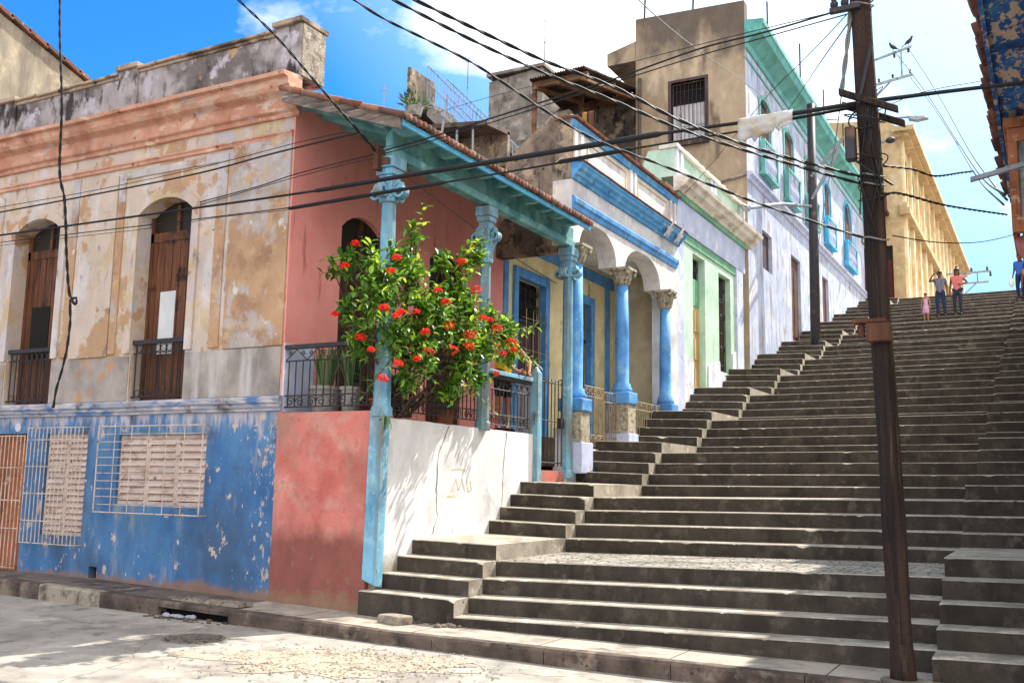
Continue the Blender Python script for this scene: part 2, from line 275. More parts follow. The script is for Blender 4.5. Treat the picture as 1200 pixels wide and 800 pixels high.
# wall plates: 'X' faces +X at x=c (a is Y), 'Y' faces -Y at y=c (a is X); d = depth into the wall
def P3(ax, c, a, z, d=0): return (c - d, a, z) if ax == 'X' else (a, c + d, z)
def rect(a0, a1, z0, z1): return [(a0, z0), (a1, z0), (a1, z1), (a0, z1)]
def arch(a0, a1, z0, zs, z1, n=8):
    c = (a0 + a1) / 2; w = (a1 - a0) / 2; h = z1 - zs
    R = (w * w + h * h) / (2 * h); th = math.asin(min(1, w / R)); cz = z1 - R
    return [(a0, z0), (a1, z0)] + [(c + R * math.sin(th - 2 * th * i / n), cz + R * math.cos(th - 2 * th * i / n)) for i in range(n + 1)]
def rarch(a0, a1, z0, zs, z1, n=6):      # flat head with quarter-ellipse corners
    h = z1 - zs; r = (a1 - a0) * .42; pts = [(a0, z0), (a1, z0)]
    for i in range(n + 1):
        w = math.pi / 2 * i / n; pts.append((a1 - r + r * math.cos(w), zs + h * math.sin(w)))
    for i in range(n + 1):
        w = math.pi / 2 * i / n; pts.append((a0 + r - r * math.sin(w), zs + h * math.cos(w)))
    return pts
def wall(name, m, parent, ax, c, outer, holes, depth, back=True):
    bm = bmesh.new(); edges = []
    for lp in [outer] + list(holes):
        vs = [bm.verts.new(P3(ax, c, a, z)) for a, z in lp]
        edges += [bm.edges.new((vs[i], vs[(i + 1) % len(vs)])) for i in range(len(vs))]
    bmesh.ops.triangle_fill(bm, use_beauty=True, edges=edges)
    nrm = Vector((1, 0, 0)) if ax == 'X' else Vector((0, -1, 0))
    bm.normal_update()
    for f in bm.faces:
        if f.normal.dot(nrm) < 0: f.normal_flip()
    front = list(bm.faces)
    off = -nrm * depth
    bnd = [e for e in bm.edges if e.is_boundary]
    vm = {v: bm.verts.new(v.co + off) for v in list(bm.verts)}
    for e in bnd:
        l = e.link_loops[0]; a, b = l.vert, l.link_loop_next.vert
        bm.faces.new((b, a, vm[a], vm[b]))
    if back:
        for f in front: bm.faces.new([vm[v] for v in reversed(f.verts)])
    me = bpy.data.meshes.new(name); bm.to_mesh(me); bm.free(); me.materials.append(m)
    o = bpy.data.objects.new(name, me); COL.objects.link(o)
    if parent: attach(o, parent)
    return o
def pbox(mb, ax, c, a0, a1, z0, z1, d0, d1):     # box on a wall plane; d<0 stands proud
    if ax == 'X': mb.box(c - d0, c - d1, a0, a1, z0, z1)
    else: mb.box(a0, a1, c + d0, c + d1, z0, z1)
    return mb
def profile(name, m, parent, ax, c, a0, a1, prof, seg=1, jit=0):
    """run a moulding profile [(proud, z)...] along a wall from a0 to a1, closed against the wall"""
    mb = MB(); n = len(prof); rows = []
    for i in range(seg + 1):
        a = a0 + (a1 - a0) * i / seg
        rows.append([P3(ax, c, a, z + (noise.noise((a * 1.3, z, 3)) * jit), -p + (noise.noise((a * 1.7, z, 9)) * jit)) for p, z in prof])
    vs = [p for r in rows for p in r]
    fs = []
    for i in range(seg):
        for k in range(n):
            q = (i * n + k, (i + 1) * n + k, (i + 1) * n + (k + 1) % n, i * n + (k + 1) % n)
            fs.append(q if ax == 'Y' else q[::-1])
    fs += [tuple(range(n)), tuple(range(seg * n + n - 1, seg * n - 1, -1))]
    mb.add(vs, fs); o = mb.build(name, m, parent)
    bm = bmesh.new(); bm.from_mesh(o.data); bmesh.ops.recalc_face_normals(bm, faces=bm.faces); bm.to_mesh(o.data); bm.free()
    return o
def bars(mb, ax, c, a0, a1, z0, z1, na, zs, r=.008, d=-.05, zfun=None):
    for i in range(na):
        a = a0 + (a1 - a0) * (i / (na - 1) if na > 1 else .5)
        mb.tube([P3(ax, c, a, z0, d), P3(ax, c, a, z1, d)], r, 5)
    for z in zs: mb.tube([P3(ax, c, a0, z, d), P3(ax, c, a1, z, d)], r * 1.05, 5)
    return mb
def scroll(mb, ax, c, a, z, R, sgn=1, r=.007, d=0, turns=1.4, flip=1):
    pts = []
    for i in range(18):
        t = i / 17; w = t * turns * 2 * math.pi; q = R * (1 - .8 * t)
        pts.append(P3(ax, c, a + sgn * (q * math.cos(w)), z + flip * q * math.sin(w), d))
    mb.tube(pts, r, 5); return mb
def louvre(mb, ax, c, a0, a1, z0, z1, n, d):
    st = (z1 - z0) / n
    for i in range(n):
        z = z0 + st * i
        pts = [P3(ax, c, a0, z + .012, d - .045), P3(ax, c, a0, z + st + .012, d - .006), P3(ax, c, a0, z + st + .03, d + .004), P3(ax, c, a0, z + .016, d - .03)]
        vec = Vector(P3(ax, c, a1, 0, 0)) - Vector(P3(ax, c, a0, 0, 0)); mb.prism(pts, vec)
    return mb

def split(o, bevel=0):
    """each loose piece of a mesh becomes an object of its own under the same parent"""
    me = o.data; n = len(me.vertices); up = list(range(n))
    def find(i):
        while up[i] != i: up[i] = up[up[i]]; i = up[i]
        return i
    for e in me.edges: up[find(e.vertices[0])] = find(e.vertices[1])
    isl = {}
    for p in me.polygons: isl.setdefault(find(p.vertices[0]), []).append(p)
    nm, par, m = me.name.split('.')[0], o.parent, me.materials[0]; out = []
    co_ = [tuple(v.co) for v in me.vertices]; polys = [[(tuple(p.vertices)) for p in ps] for ps in isl.values()]
    bpy.data.objects.remove(o)
    for ps in polys:
        ids = sorted({i for p in ps for i in p}); mp = {i: k for k, i in enumerate(ids)}
        out.append(MB().add([co_[i] for i in ids], [tuple(mp[i] for i in p) for p in ps]).build(nm, m, par, bevel=bevel))
    return out

# ------------------------------------------------------------------ camera, light, sky
C0 = [[.87831, -.05310712, -.47513273], [.47777548, .13362783, .86825929], [.01738021, -.98960762, .14273994]]
cam = bpy.data.cameras.new('camera'); co = bpy.data.objects.new('camera', cam); COL.objects.link(co)
M = Matrix(((C0[0][0], -C0[0][1], -C0[0][2], 0), (C0[1][0], -C0[1][1], -C0[1][2], 0), (C0[2][0], -C0[2][1], -C0[2][2], 1.6), (0, 0, 0, 1)))
co.matrix_world = M
cam.sensor_width = 36; cam.lens = 36 * 1163.07 / 1200; cam.clip_start = .05; cam.clip_end = 3000
S.camera = co

SUN = Vector((.32, .75, 1.0)).normalized()
el = math.asin(SUN.z); az = math.atan2(SUN.x, SUN.y)
sl = bpy.data.lights.new('sun', 'SUN'); sl.energy = 5.0; sl.angle = math.radians(.53); sl.color = (1, .95, .87)
so = bpy.data.objects.new('sun', sl); COL.objects.link(so); so.rotation_euler = SUN.to_track_quat('Z', 'Y').to_euler()
W = bpy.data.worlds.new('World'); S.world = W; W.use_nodes = True
nt = W.node_tree; N = nt.nodes; L = nt.links
bg = N['Background']; bg.inputs[1].default_value = .14
sky = N.new('ShaderNodeTexSky'); sky.sky_type = 'NISHITA'; sky.sun_disc = False; sky.sun_elevation = el; sky.sun_rotation = az
sky.altitude = 50; sky.air_density = 1.0; sky.dust_density = .6; sky.ozone_density = 2.2
tc = N.new('ShaderNodeTexCoord'); sx = N.new('ShaderNodeSeparateXYZ'); L.new(tc.outputs['Generated'], sx.inputs[0])
def mth(op, a, b=None):
    n = N.new('ShaderNodeMath'); n.operation = op
    for k, v in ((0, a), (1, b)):
        if v is None: continue
        if hasattr(v, 'is_linked'): L.new(v, n.inputs[k])
        else: n.inputs[k].default_value = v
    return n.outputs[0]
zz = mth('ADD', mth('MAXIMUM', sx.outputs['Z'], 0.0), .22)
cb = N.new('ShaderNodeCombineXYZ'); L.new(mth('DIVIDE', sx.outputs['X'], zz), cb.inputs[0]); L.new(mth('DIVIDE', sx.outputs['Y'], zz), cb.inputs[1])
cn = N.new('ShaderNodeTexNoise'); cn.inputs['Scale'].default_value = 1.55; cn.inputs['Detail'].default_value = 9; cn.inputs['Roughness'].default_value = .56
mpc = N.new('ShaderNodeMapping'); mpc.inputs['Location'].default_value = (3.1, 7.4, 0); L.new(cb.outputs[0], mpc.inputs[0]); L.new(mpc.outputs[0], cn.inputs['Vector'])
# a cloud bank over the stairs: more cover around one direction of the sky
dd = N.new('ShaderNodeVectorMath'); dd.operation = 'DOT_PRODUCT'; L.new(tc.outputs['Generated'], dd.inputs[0]); dd.inputs[1].default_value = Vector((-.291, .86, .419)).normalized()
bank = N.new('ShaderNodeMapRange'); bank.inputs['From Min'].default_value = .962; bank.inputs['From Max'].default_value = .993; bank.inputs['To Min'].default_value = -.13; bank.inputs['To Max'].default_value = .115
L.new(dd.outputs['Value'], bank.inputs['Value'])
# unseen bright cloud added behind and right of the viewer as fill light
d2 = N.new('ShaderNodeVectorMath'); d2.operation = 'DOT_PRODUCT'; L.new(tc.outputs['Generated'], d2.inputs[0]); d2.inputs[1].default_value = Vector((.72, -.62, .42)).normalized()
bk2 = N.new('ShaderNodeMapRange'); bk2.inputs['From Min'].default_value = -.1; bk2.inputs['From Max'].default_value = .45; bk2.inputs['To Max'].default_value = .34
L.new(d2.outputs['Value'], bk2.inputs['Value'])
cm = N.new('ShaderNodeMapRange'); cm.inputs['From Min'].default_value = .5; cm.inputs['From Max'].default_value = .64
L.new(mth('ADD', mth('ADD', cn.outputs['Fac'], bank.outputs[0]), bk2.outputs[0]), cm.inputs['Value'])
mxs = N.new('ShaderNodeMix'); mxs.data_type = 'RGBA'; mxs.inputs[7].default_value = (8.8, 8.8, 8.8, 1)
tint = N.new('ShaderNodeMix'); tint.data_type = 'RGBA'; tint.blend_type = 'MULTIPLY'; tint.inputs[0].default_value = 1; tint.inputs[7].default_value = (.13, .55, 1.06, 1)
L.new(sky.outputs[0], tint.inputs[6]); 
d3 = N.new('ShaderNodeVectorMath'); d3.operation = 'DOT_PRODUCT'; L.new(tc.outputs['Generated'], d3.inputs[0]); d3.inputs[1].default_value = SUN
gl = N.new('ShaderNodeMapRange'); gl.inputs['From Min'].default_value = .56; gl.inputs['From Max'].default_value = .86; gl.inputs['To Max'].default_value = .78; L.new(d3.outputs['Value'], gl.inputs['Value'])
hz = N.new('ShaderNodeMix'); hz.data_type = 'RGBA'; hz.inputs[7].default_value = (4.9, 6.8, 7.5, 1); L.new(gl.outputs[0], hz.inputs[0]); L.new(tint.outputs[2], hz.inputs[6])
L.new(hz.outputs[2], mxs.inputs[6]); L.new(cm.outputs[0], mxs.inputs[0]); L.new(mxs.outputs[2], bg.inputs[0])
vs_ = S.view_settings; vs_.view_transform = 'Standard'; vs_.look = 'None'; vs_.exposure = .9; vs_.gamma = 1
S.cycles.max_bounces = 8; S.cycles.diffuse_bounces = 4

# ------------------------------------------------------------------ ground, street, stairs
def lerp(a, b, t): t = max(0, min(1, t)); return a + (b - a) * t
def zstreet(x): return lerp(-.05, .06, (-3 - x) / 9)
def zpave(x): return lerp(.10, .26, (-6 - x) / 6)
def sheet(name, m, xs, ys, zf, kind='structure'):
    vs = [(x, y, zf(x, y)) for y in ys for x in xs]; n = len(xs)
    fs = [(j * n + i, j * n + i + 1, (j + 1) * n + i + 1, (j + 1) * n + i) for j in range(len(ys) - 1) for i in range(n - 1)]
    return struct(MB().add(vs, fs).build(name, m, smooth=True), kind)
def span(a, b, n): return [a + (b - a) * i / n for i in range(n + 1)]
sheet('ground', m_soil, span(-700, 700, 4), span(-700, 900, 4), lambda x, y: -.9)
sheet('street', m_street, [-90] + span(-30, 20, 100) + [70], [-60, -20] + span(-4, 8.56, 60), lambda x, y: zstreet(x) + .012 * noise.noise((x * .6, y * .6, 0)))
# broken-up patch of the road with loose grit, lying on the street
def patch(name, m, cx, cy, rx, ry, dz, rag, ang=0):
    vs = [(cx, cy, zstreet(cx) + dz + .006)]; n = 64
    for i in range(n):
        w = 2 * math.pi * i / n; q = 1 + rag * noise.noise((math.cos(w) * 2.2 + cx, math.sin(w) * 2.2, 4)) + rag * .5 * noise.noise((math.cos(w) * 7, math.sin(w) * 7, 8))
        x = rx * math.cos(w) * q; y = ry * math.sin(w) * q
        px = cx + x * math.cos(ang) - y * math.sin(ang); py = cy + x * math.sin(ang) + y * math.cos(ang)
        vs.append((px, py, zstreet(px) + dz + .012 * noise.noise((px * .6, py * .6, 0))))
    return struct(MB().add(vs, [(0, i + 1, (i + 1) % n + 1) for i in range(n)]).build(name, m))
cr_ = MB()
for pts in (((-8.2, 8.3), (-8.0, 7.2), (-7.3, 6.4), (-7.0, 5.4)), ((-5.2, 6.6), (-4.4, 7.3), (-3.6, 7.6), (-2.8, 8.3)), ((-4.9, 8.2), (-4.4, 7.9), (-3.8, 8.1))):
    P = []
    for a, b in zip(pts, pts[1:]):
        for k in range(14):
            q = k / 14; x = a[0] + (b[0] - a[0]) * q + rnd(-.025, .025); y = a[1] + (b[1] - a[1]) * q + rnd(-.025, .025)
            P.append((x, y, zstreet(x) + .012 * noise.noise((x * .6, y * .6, 0)) - .002))
    cr_.tube(P, [rnd(.002, .006) for _ in P], 4)
struct(cr_.build('road_crack', m_kerb))
jn = MB()
for x in (-7.4, -5.85, -4.4, -3.1, -1.75, -.4): jn.box(x - .006, x + .006, 8.65, 9.27, zpave(x) - .01, zpave(x) + .002)
struct(jn.build('pavement_joint', m_kerb))
patch('road_patch', m_patch, -5.75, 7.35, 1.2, .55, .004, .9, .45)
grit = MB()
for i in range(900):
    a = rnd(0, 6.28); q = rnd(0, 1) ** .5 * rnd(.7, 1.35)
    x = -5.75 + 1.35 * q * math.cos(a) * .9 - .3 * q * math.sin(a); y = 7.35 + .75 * q * math.sin(a) + .45 * q * math.cos(a)
    r = rnd(.004, .016); grit.lathe((x, y, zstreet(x) + .008), [(r, 0), (r * .8, r * .5), (r * .3, r * .8)], 5, 1, rnd(.6, 1.2), rnd(0, 3))
struct(grit.build('gravel', m_patch), 'stuff')
sheet('pavement', m_pave, span(-8.45, 30, 60), span(8.6, 9.46, 3), lambda x, y: zpave(x))
sheet('worn_shaded_pavement', m_pave_dark, span(-60, -8.45, 60), span(8.6, 9.46, 3), lambda x, y: zpave(x) - .004 + .006 * noise.noise((x, y, 1)))
def kerb():
    mb = MB(); cuts = [-60]
    while cuts[-1] < -13: cuts.append(cuts[-1] + rnd(.9, 1.3))
    cuts += [-11.45, -10.3, -9.3, -8.2]
    while cuts[-1] < 30: cuts.append(cuts[-1] + rnd(1.0, 1.5))
    for x, e in zip(cuts, cuts[1:]):
        pale = (-11.5 < x < -10.4)
        mb.cur = 1 if pale else 0
        inlet = -9.32 < x < -8.3
        seg = max(3, int((e - x) / .12)); vs = []
        for i in range(seg + 1):
            xx = x + .004 + (e - x - .008) * i / seg; zt = zpave(xx) + .006; zb = zstreet(xx) - .1
            if inlet: zb = zt - .07
            j = .008 * noise.noise((xx * 5, 1, 1)); j2 = .01 * noise.noise((xx * 4, 7, 1))
            vs += [(xx, 8.5 + j, zb), (xx, 8.5 + j, zt - .028 + j2), (xx, 8.522 + j, zt + j2 * .5), (xx, 8.64, zt + .001), (xx, 8.64, zb)]
        fs = [(i * 5 + k, (i + 1) * 5 + k, (i + 1) * 5 + (k + 1) % 5, i * 5 + (k + 1) % 5) for i in range(seg) for k in range(5)]
        fs += [(0, 1, 2, 3, 4), tuple(seg * 5 + k for k in (4, 3, 2, 1, 0))]
        mb.add(vs, fs)
    struct(mb.build('kerb', [m_kerb, m_kerb_light]))
kerb()

def Yn(n): k = n - 1; return 9.28 + 2.76 * (k // 4) + .3 * (k % 4)
def zn(n, x, y): return .911 + .179 * (n - 5) + lerp(.02, .008, (y - 10) / 5) * (x + 5.73)
NTOP = 56
def ztread(y, x):     # height of the main stairs at a point
    n = max([k for k in range(1, NTOP + 1) if Yn(k) <= y] or [1]); return zn(n, x, y)
def chip(x, n, y):
    v = noise.noise((x * 4.3, n * 3.7, y)); w = noise.noise((x * 13, n * 5.1, 2))
    c = max(0, v - .55) * .09 + max(0, w - .5) * .05
    for k in range(3):
        xj = -5.9 + ((n * 1.37 + k * 1.83 + .31 * math.sin(n * 7.3 + k)) % 6.2)
        if k < 2 and abs(x - xj) < .018: c += .008
    return c, .0025 * noise.noise((x * 2, n * 2.2, 9))
def flight_main():
    mb = MB(); xs = span(-5.76, -.93, 150); m = len(xs)
    rows = []; mats = []
    yprev = None
    for n in range(1, NTOP + 1):
        y = Yn(n); y2 = Yn(n + 1) if n < NTOP else 47.3
        base, nose1, nose2 = [], [], []
        for x in xs:
            c, j = chip(x, n, y); z = zn(n, x, y); zb = zn(n - 1, x, y) if n > 1 else -.12
            base.append((x, y + .003 * noise.noise((x * 3, n, 5)), zb - .012)); nose1.append((x, y + j, z - .01 - c + j)); nose2.append((x, y + .009 + j + c * 1.4, z + .4 * j - c * .2))
        back = [(x, y2 + .03, zn(n, x, y) + .008) for x in xs]
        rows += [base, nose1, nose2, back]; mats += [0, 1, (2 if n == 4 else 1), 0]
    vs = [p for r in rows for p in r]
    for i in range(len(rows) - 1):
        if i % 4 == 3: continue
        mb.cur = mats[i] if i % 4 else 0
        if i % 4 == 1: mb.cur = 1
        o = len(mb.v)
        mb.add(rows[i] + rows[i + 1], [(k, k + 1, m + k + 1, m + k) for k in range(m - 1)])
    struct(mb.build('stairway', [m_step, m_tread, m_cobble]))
flight_main()
def flight_side(name, x0, x1, tilt, seg, first):
    mb = MB(); xs = span(x0, x1, seg); m = len(xs)
    for n in range(first, NTOP):
        y = Yn(n) if n > 0 else 8.86
        y2 = Yn(n + 1) if n > 0 else 9.28
        if n % 4 == 0 and n > 0: y2 = Yn(n + 1)
        vs = []
        for x in xs:
            z = zn(n + 1, x, y) + tilt * (x + 5.73); c, j = chip(x + 3, n + 60, y); low = z - (.62 if n > 1 else .9)
            edge = max(0, 1 - min(abs(x - x0), abs(x - x1)) / .09)
            c += edge * .05 * max(0, noise.noise((n * 1.7, x0, x * 6)))
            vs += [(x, y, low), (x, y + j, z - .01 - c), (x, y + .01 + c * 1.3 + j, z - c * .3), (x, y2 + .04, z + .004), (x, y2 + .04, low)]
        o = len(mb.v)
        fs = []; fm = []
        for i in range(m - 1):
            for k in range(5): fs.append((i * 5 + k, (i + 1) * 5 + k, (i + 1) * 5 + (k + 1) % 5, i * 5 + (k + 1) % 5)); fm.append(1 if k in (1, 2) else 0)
        fs += [(0, 1, 2, 3, 4), tuple((m - 1) * 5 + k for k in (4, 3, 2, 1, 0))]; fm += [1, 1]  # end faces take the pale tone, sunlight put into their colour
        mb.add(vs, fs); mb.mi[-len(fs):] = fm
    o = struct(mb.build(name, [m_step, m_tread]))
    bm = bmesh.new(); bm.from_mesh(o.data); bmesh.ops.recalc_face_normals(bm, faces=bm.faces); bm.to_mesh(o.data); bm.free()
flight_side('house_side_steps', -7.0, -5.73, -.035, 40, 1)
flight_side('wall_side_steps', -.96, .35, 0, 40, 0)
ztop = zn(56, -3, 46)
sheet('upper_street', m_street, span(-60, 60, 8), span(46.95, 150, 6), lambda x, y: ztop + .012)
def zhill(y): return min(ztop - .05, .195 + .2594 * (y - 9.28) - .75)
sheet('hill', m_soil, [-120, -60, -30, -14, -7.02], span(9.5, 48, 30) + [160], lambda x, y: zhill(y))
sheet('hill', m_soil, [.3, 10, 40, 120], span(9.5, 48, 30) + [160], lambda x, y: zhill(y))

# street ironwork, rubble and litter
t = thing('manhole_cover', 'round cast iron manhole cover set in the road in front of the kerb drain', 'manhole cover', (-7.7, 7.52, zstreet(-7.7)))
mb = MB().lathe((-7.7, 7.52, zstreet(-7.7) + .004), [(.31, 0), (.31, .014), (.285, .016), (.28, .01)], 28); mb.build('rim', m_ironlid, t)
mb = MB().lathe((-7.7, 7.52, zstreet(-7.7) + .006), [(.275, 0), (.275, .008)], 28)
for i in range(-5, 6):
    w = math.sqrt(max(.01, .26 ** 2 - (i * .048) ** 2)); mb.box(-7.7 - w, -7.7 + w, 7.52 + i * .048 - .01, 7.52 + i * .048 + .01, zstreet(-7.7) + .013, zstreet(-7.7) + .02)
mb.build('lid', m_ironlid, t)
t = thing('storm_drain', 'kerb side storm drain with a pitted concrete lip and a dark slot', 'drain', (-8.75, 8.55, .05))
bx('slot', m_dark, t, -9.26, -8.2, 8.66, 8.69, -.06, .12)
mb = MB().box(-9.25, -8.2, 8.655, 8.9, zpave(-8.7) + .0, zpave(-8.7) + .03)
for i in range(11): mb.box(-9.2 + i * .095, -9.15 + i * .095, 8.68, 8.88, zpave(-8.7) + .03, zpave(-8.7) + .04)
mb.build('grating', m_kerb_light, t)
lt = MB()
for i in range(26):
    x = rnd(-9.3, -8.2); y = rnd(8.3, 8.52); r = rnd(.01, .035); lt.lathe((x, y, zstreet(x) + .002), [(r, 0), (r * .9, r * .5), (r * .3, r * .7)], 6, 1.4, .8, rnd(0, 3))
struct(lt.build('litter', m_kerb), 'stuff')
mb = MB()
for i in range(7): mb.ball((-9.1 + i * .07 + rnd(-.02, .02), 8.42 + rnd(-.03, .03), zstreet(-9) + .03), (rnd(.04, .07), rnd(.03, .05), rnd(.015, .03)), 8, 5)
tag(mb.build('plastic_bag', m_litter, smooth=True), 'crumpled pale plastic bag lying in the gutter at the storm drain', 'plastic bag')
mb = MB().prism([(-6.52, 8.98, .1), (-6.2, 8.92, .1), (-6.13, 9.1, .1), (-6.45, 9.17, .1)], (.01, 0, .1))
o = tag(mb.build('paving_stone', m_kerb_light, bevel=.02, seg=2), 'loose pale block of stone lying on the pavement at the foot of the stairs', 'stone')
rb = MB()
for i in range(34):
    x = rnd(-6.65, -5.6); y = 9.28 - abs(random.gauss(0, .06)); r = rnd(.015, .06); rb.lathe((x, y - .03, .1), [(r, 0), (r * .85, r * .5), (r * .3, r * .8)], 6, 1, .9, rnd(0, 3))
struct(rb.build('rubble', m_kerb), 'stuff')

# ------------------------------------------------------------------ house on the left with the blue ground floor
F = 9.4
t = h1 = thing('townhouse', 'two storey townhouse with peeling cream upper wall above a blue ground floor', 'house', (-14, F, .2))
holes = [arch(-11.14, -10.1, 2.64, 5.25, 5.46), arch(-13.84, -12.8, 2.64, 5.25, 5.44), arch(-16.6, -15.5, 2.64, 5.25, 5.44)]
wall('upper_wall', m_upper, t, 'Y', F, [(-20, 2.54), (-8.4, 2.54), (-8.4, 6.3), (-20, 6.3)], holes, .36)
lh = [rect(-14.3, -13.17, .2, 2.22), rect(-12.74, -11.87, .79, 2.21), rect(-11.24, -9.6, 1.25, 2.18), rect(-11.66, -11.5, .235, .4)]
wall('ground_floor_wall', m_blue, t, 'Y', F, [(-20, -.1), (-8.42, -.1), (-8.42, 2.54), (-20, 2.54)], lh, .3)
bx('drain_hole', m_dark, t, -11.66, -11.5, F + .12, F + .14, .235, .4)
profile('floor_moulding', m_mould, t, 'Y', F, -20, -8.36, [(0, 2.45), (.03, 2.455), (.035, 2.49), (.055, 2.5), (.06, 2.54), (.085, 2.555), (.09, 2.61), (.07, 2.635), (0, 2.638)], 40, .008)
for a, b in ((-10.1, -8.4), (-12.8, -11.14), (-15.5, -13.84)): bx('dado', m_dado, t, a + .02, b - .02, F - .014, F + .02, 2.645, 3.26)
mb = MB().box(-9.42, -8.405, F - .03, F + .02, 3.27, 6.02); mb.build('corner_pilaster', m_ochre, t, bevel=.008)
mb = MB().box(-12.42, -11.62, F - .028, F + .02, 3.27, 5.9); mb.box(-15.3, -14.2, F - .028, F + .02, 3.27, 5.9); split(mb.build('panel', m_upper, t), .008)
mb = MB().box(-12.6, -12.44, F - .022, F + .02, 3.3, 5.96).box(-11.6, -9.5, F - .022, F + .02, 5.82, 5.93).box(-9.68, -9.5, F - .022, F + .02, 3.3, 5.82).box(-11.6, -11.46, F - .022, F + .02, 3.3, 5.82)
split(mb.build('panel_border', m_ochre, t), .006)
def hood(a0, a1, z0, zs, z1):
    o = arch(a0 - .13, a1 + .13, z0, zs + .05, z1 + .14); i = arch(a0 - .001, a1 + .001, z0, zs, z1)
    mb = MB(); n = len(o); vs = []
    for k in list(range(1, n)) + [0]:
        for p, d in ((o[k], F + .01), (o[k], F - .035), (i[k], F - .035), (i[k], F + .01)): vs.append((p[0], d, p[1]))
    fs = [(k * 4 + q, (k + 1) * 4 + q, (k + 1) * 4 + (q + 1) % 4, k * 4 + (q + 1) % 4) for k in range(n - 1) for q in range(4)]
    mb.add(vs, fs); ob = mb.build('window_surround', m_upper, h1)
    bm = bmesh.new(); bm.from_mesh(ob.data); bmesh.ops.recalc_face_normals(bm, faces=bm.faces); bm.to_mesh(ob.data); bm.free()
for a0, a1 in ((-11.14, -10.1), (-13.84, -12.8), (-16.6, -15.5)): hood(a0, a1, 3.3, 5.25, 5.45)
def french_door(a0, a1, pale):
    d = F + .24; z0 = 2.64
    mb = MB().box(a0, a1, d, d + .05, z0, 4.98)
    n = 7
    for i in range(n):      # vertical boards
        x = a0 + (a1 - a0) * i / n; mb.box(x + .006, x + (a1 - a0) / n - .006, d - .018, d, z0 + .03, 4.9)
    o = mb.build('door', m_door, h1)
    mb = MB().box(a0, a1, d - .03, d + .03, 4.9, 5.03).box(a0, a0 + .06, d - .03, d + .03, z0, 5.25).box(a1 - .06, a1, d - .03, d + .03, z0, 5.25).box((a0 + a1) / 2 - .03, (a0 + a1) / 2 + .03, d - .024, d + .02, 5.03, 5.4)
    mb.build('frame', m_door, o)
    pts = arch(a0, a1, 5.03, 5.25, 5.45); MB().prism([(p[0], d + .012, p[1]) for p in pts], (0, .02, 0)).build('fanlight', m_glass, o)
    if pale: MB().box(a0 + .26, a0 + .56, d - .028, d - .02, 3.3, 4.18).build('pale_panel', m_plate, o, bevel=.006); MB().box(a1 - .18, a1 - .03, d - .028, d - .02, 3.3, 4.22).build('dark_gap_strip', m_dark, o)  # shutter gap is a solid strip, its shade put into the colour
    else: MB().box(a0 + .2, a0 + .62, d - .028, d - .02, 3.35, 4.15).build('dark_pane', m_dark, o)
    mb = MB().box(a0 - .01, a1 + .01, F + .02, F + .075, 3.42, 3.48)
    for i in range(9): mb.tube([(a0 + .06 + i * (a1 - a0 - .12) / 8, F + .05, 2.68), (a0 + .06 + i * (a1 - a0 - .12) / 8, F + .05, 3.43)], .011, 5)
    for i in range(8):
        x = a0 + .12 + i * (a1 - a0 - .12) / 8
        mb.tube([(x + .05 * math.cos(w), F + .05, 3.36 + .05 * math.sin(w)) for w in span(0, 6.28, 10)], .006, 4)
        mb.tube([(x + .045 * math.cos(w), F + .05, 2.75 + .045 * math.sin(w)) for w in span(0, 6.28, 10)], .006, 4)
    mb.tube([(a0, F + .05, 2.7), (a1, F + .05, 2.7)], .012, 5); mb.tube([(a0, F + .05, 3.3), (a1, F + .05, 3.3)], .008, 5)
    mb.build('balustrade', m_iron, o)
french_door(-11.14, -10.1, True); french_door(-13.84, -12.8, False); french_door(-16.6, -15.5, False)
profile('string_moulding', m_salmon, t, 'Y', F, -20, -8.4, [(0, 5.98), (.03, 5.99), (.035, 6.03), (.05, 6.04), (.05, 6.06), (0, 6.08)], 20, .003)
profile('cornice', m_salmon, t, 'Y', F, -20, -8.3, [(0, 6.25), (.04, 6.26), (.05, 6.31), (.09, 6.33), (.1, 6.35), (.11, 6.5), (.14, 6.52), (.22, 6.55), (.26, 6.6), (.28, 6.68), (.35, 6.69), (.36, 6.74), (0, 6.78)], 60, .012)
mb = MB()
for a, b, zt in ((-20, -14.5, 7.36), (-14.1, -11.75, 7.37), (-11.35, -8.75, 7.4)): mb.box(a, b, F - .02, F + .3, 6.77, zt)
split(mb.build('parapet', m_parapet, t))
mb = MB()
for a, b, zt in ((-14.5, -14.1, 7.44), (-11.75, -11.35, 7.47), (-8.75, -8.3, 7.5)): mb.box(a, b, F - .06, F + .42, 6.765, zt)
split(mb.build('parapet_pier', m_parapet, t), .01)
mb = MB()
for a, b, zt in ((-20, -14.5, 7.362), (-14.1, -11.75, 7.372), (-11.35, -8.75, 7.402)):
    n = 9
    for i in range(n):
        x0 = a + (b - a) * i / n; x1 = a + (b - a) * (i + 1) / n; j = rnd(-.008, .012)
        mb.box(x0, x1, F - .05, F + .33, zt, zt + .045 + j).box(x0, x1, F - .09, F + .36, zt + .046 + j, zt + .085 + j)
for a, b, zt in ((-14.5, -14.1, 7.442), (-11.75, -11.35, 7.472), (-8.75, -8.3, 7.502)): mb.box(a - .03, b + .03, F - .11, F + .45, zt, zt + .07)
mb.build('coping', m_coping, t, bevel=.008)
mb = MB().box(-8.75, -8.28, F - .04, F + .4, 6.78, 7.49); mb.build('corner_masonry', m_rubble, t)
bx('side_wall', m_party, t, -8.75, -8.54, F + .421, 13.9, 0, 6.45)
bx('flat_roof', m_concrete, t, -20, -8.76, F + .37, 13.9, 6.3, 6.5)
mb = MB().box(-14.3, -13.17, F + .1, F + .15, .2, 2.22)
for z in (.3, .95, 1.6): mb.box(-14.2, -13.75, F + .085, F + .1, z, z + .5).box(-13.68, -13.24, F + .085, F + .1, z, z + .5)
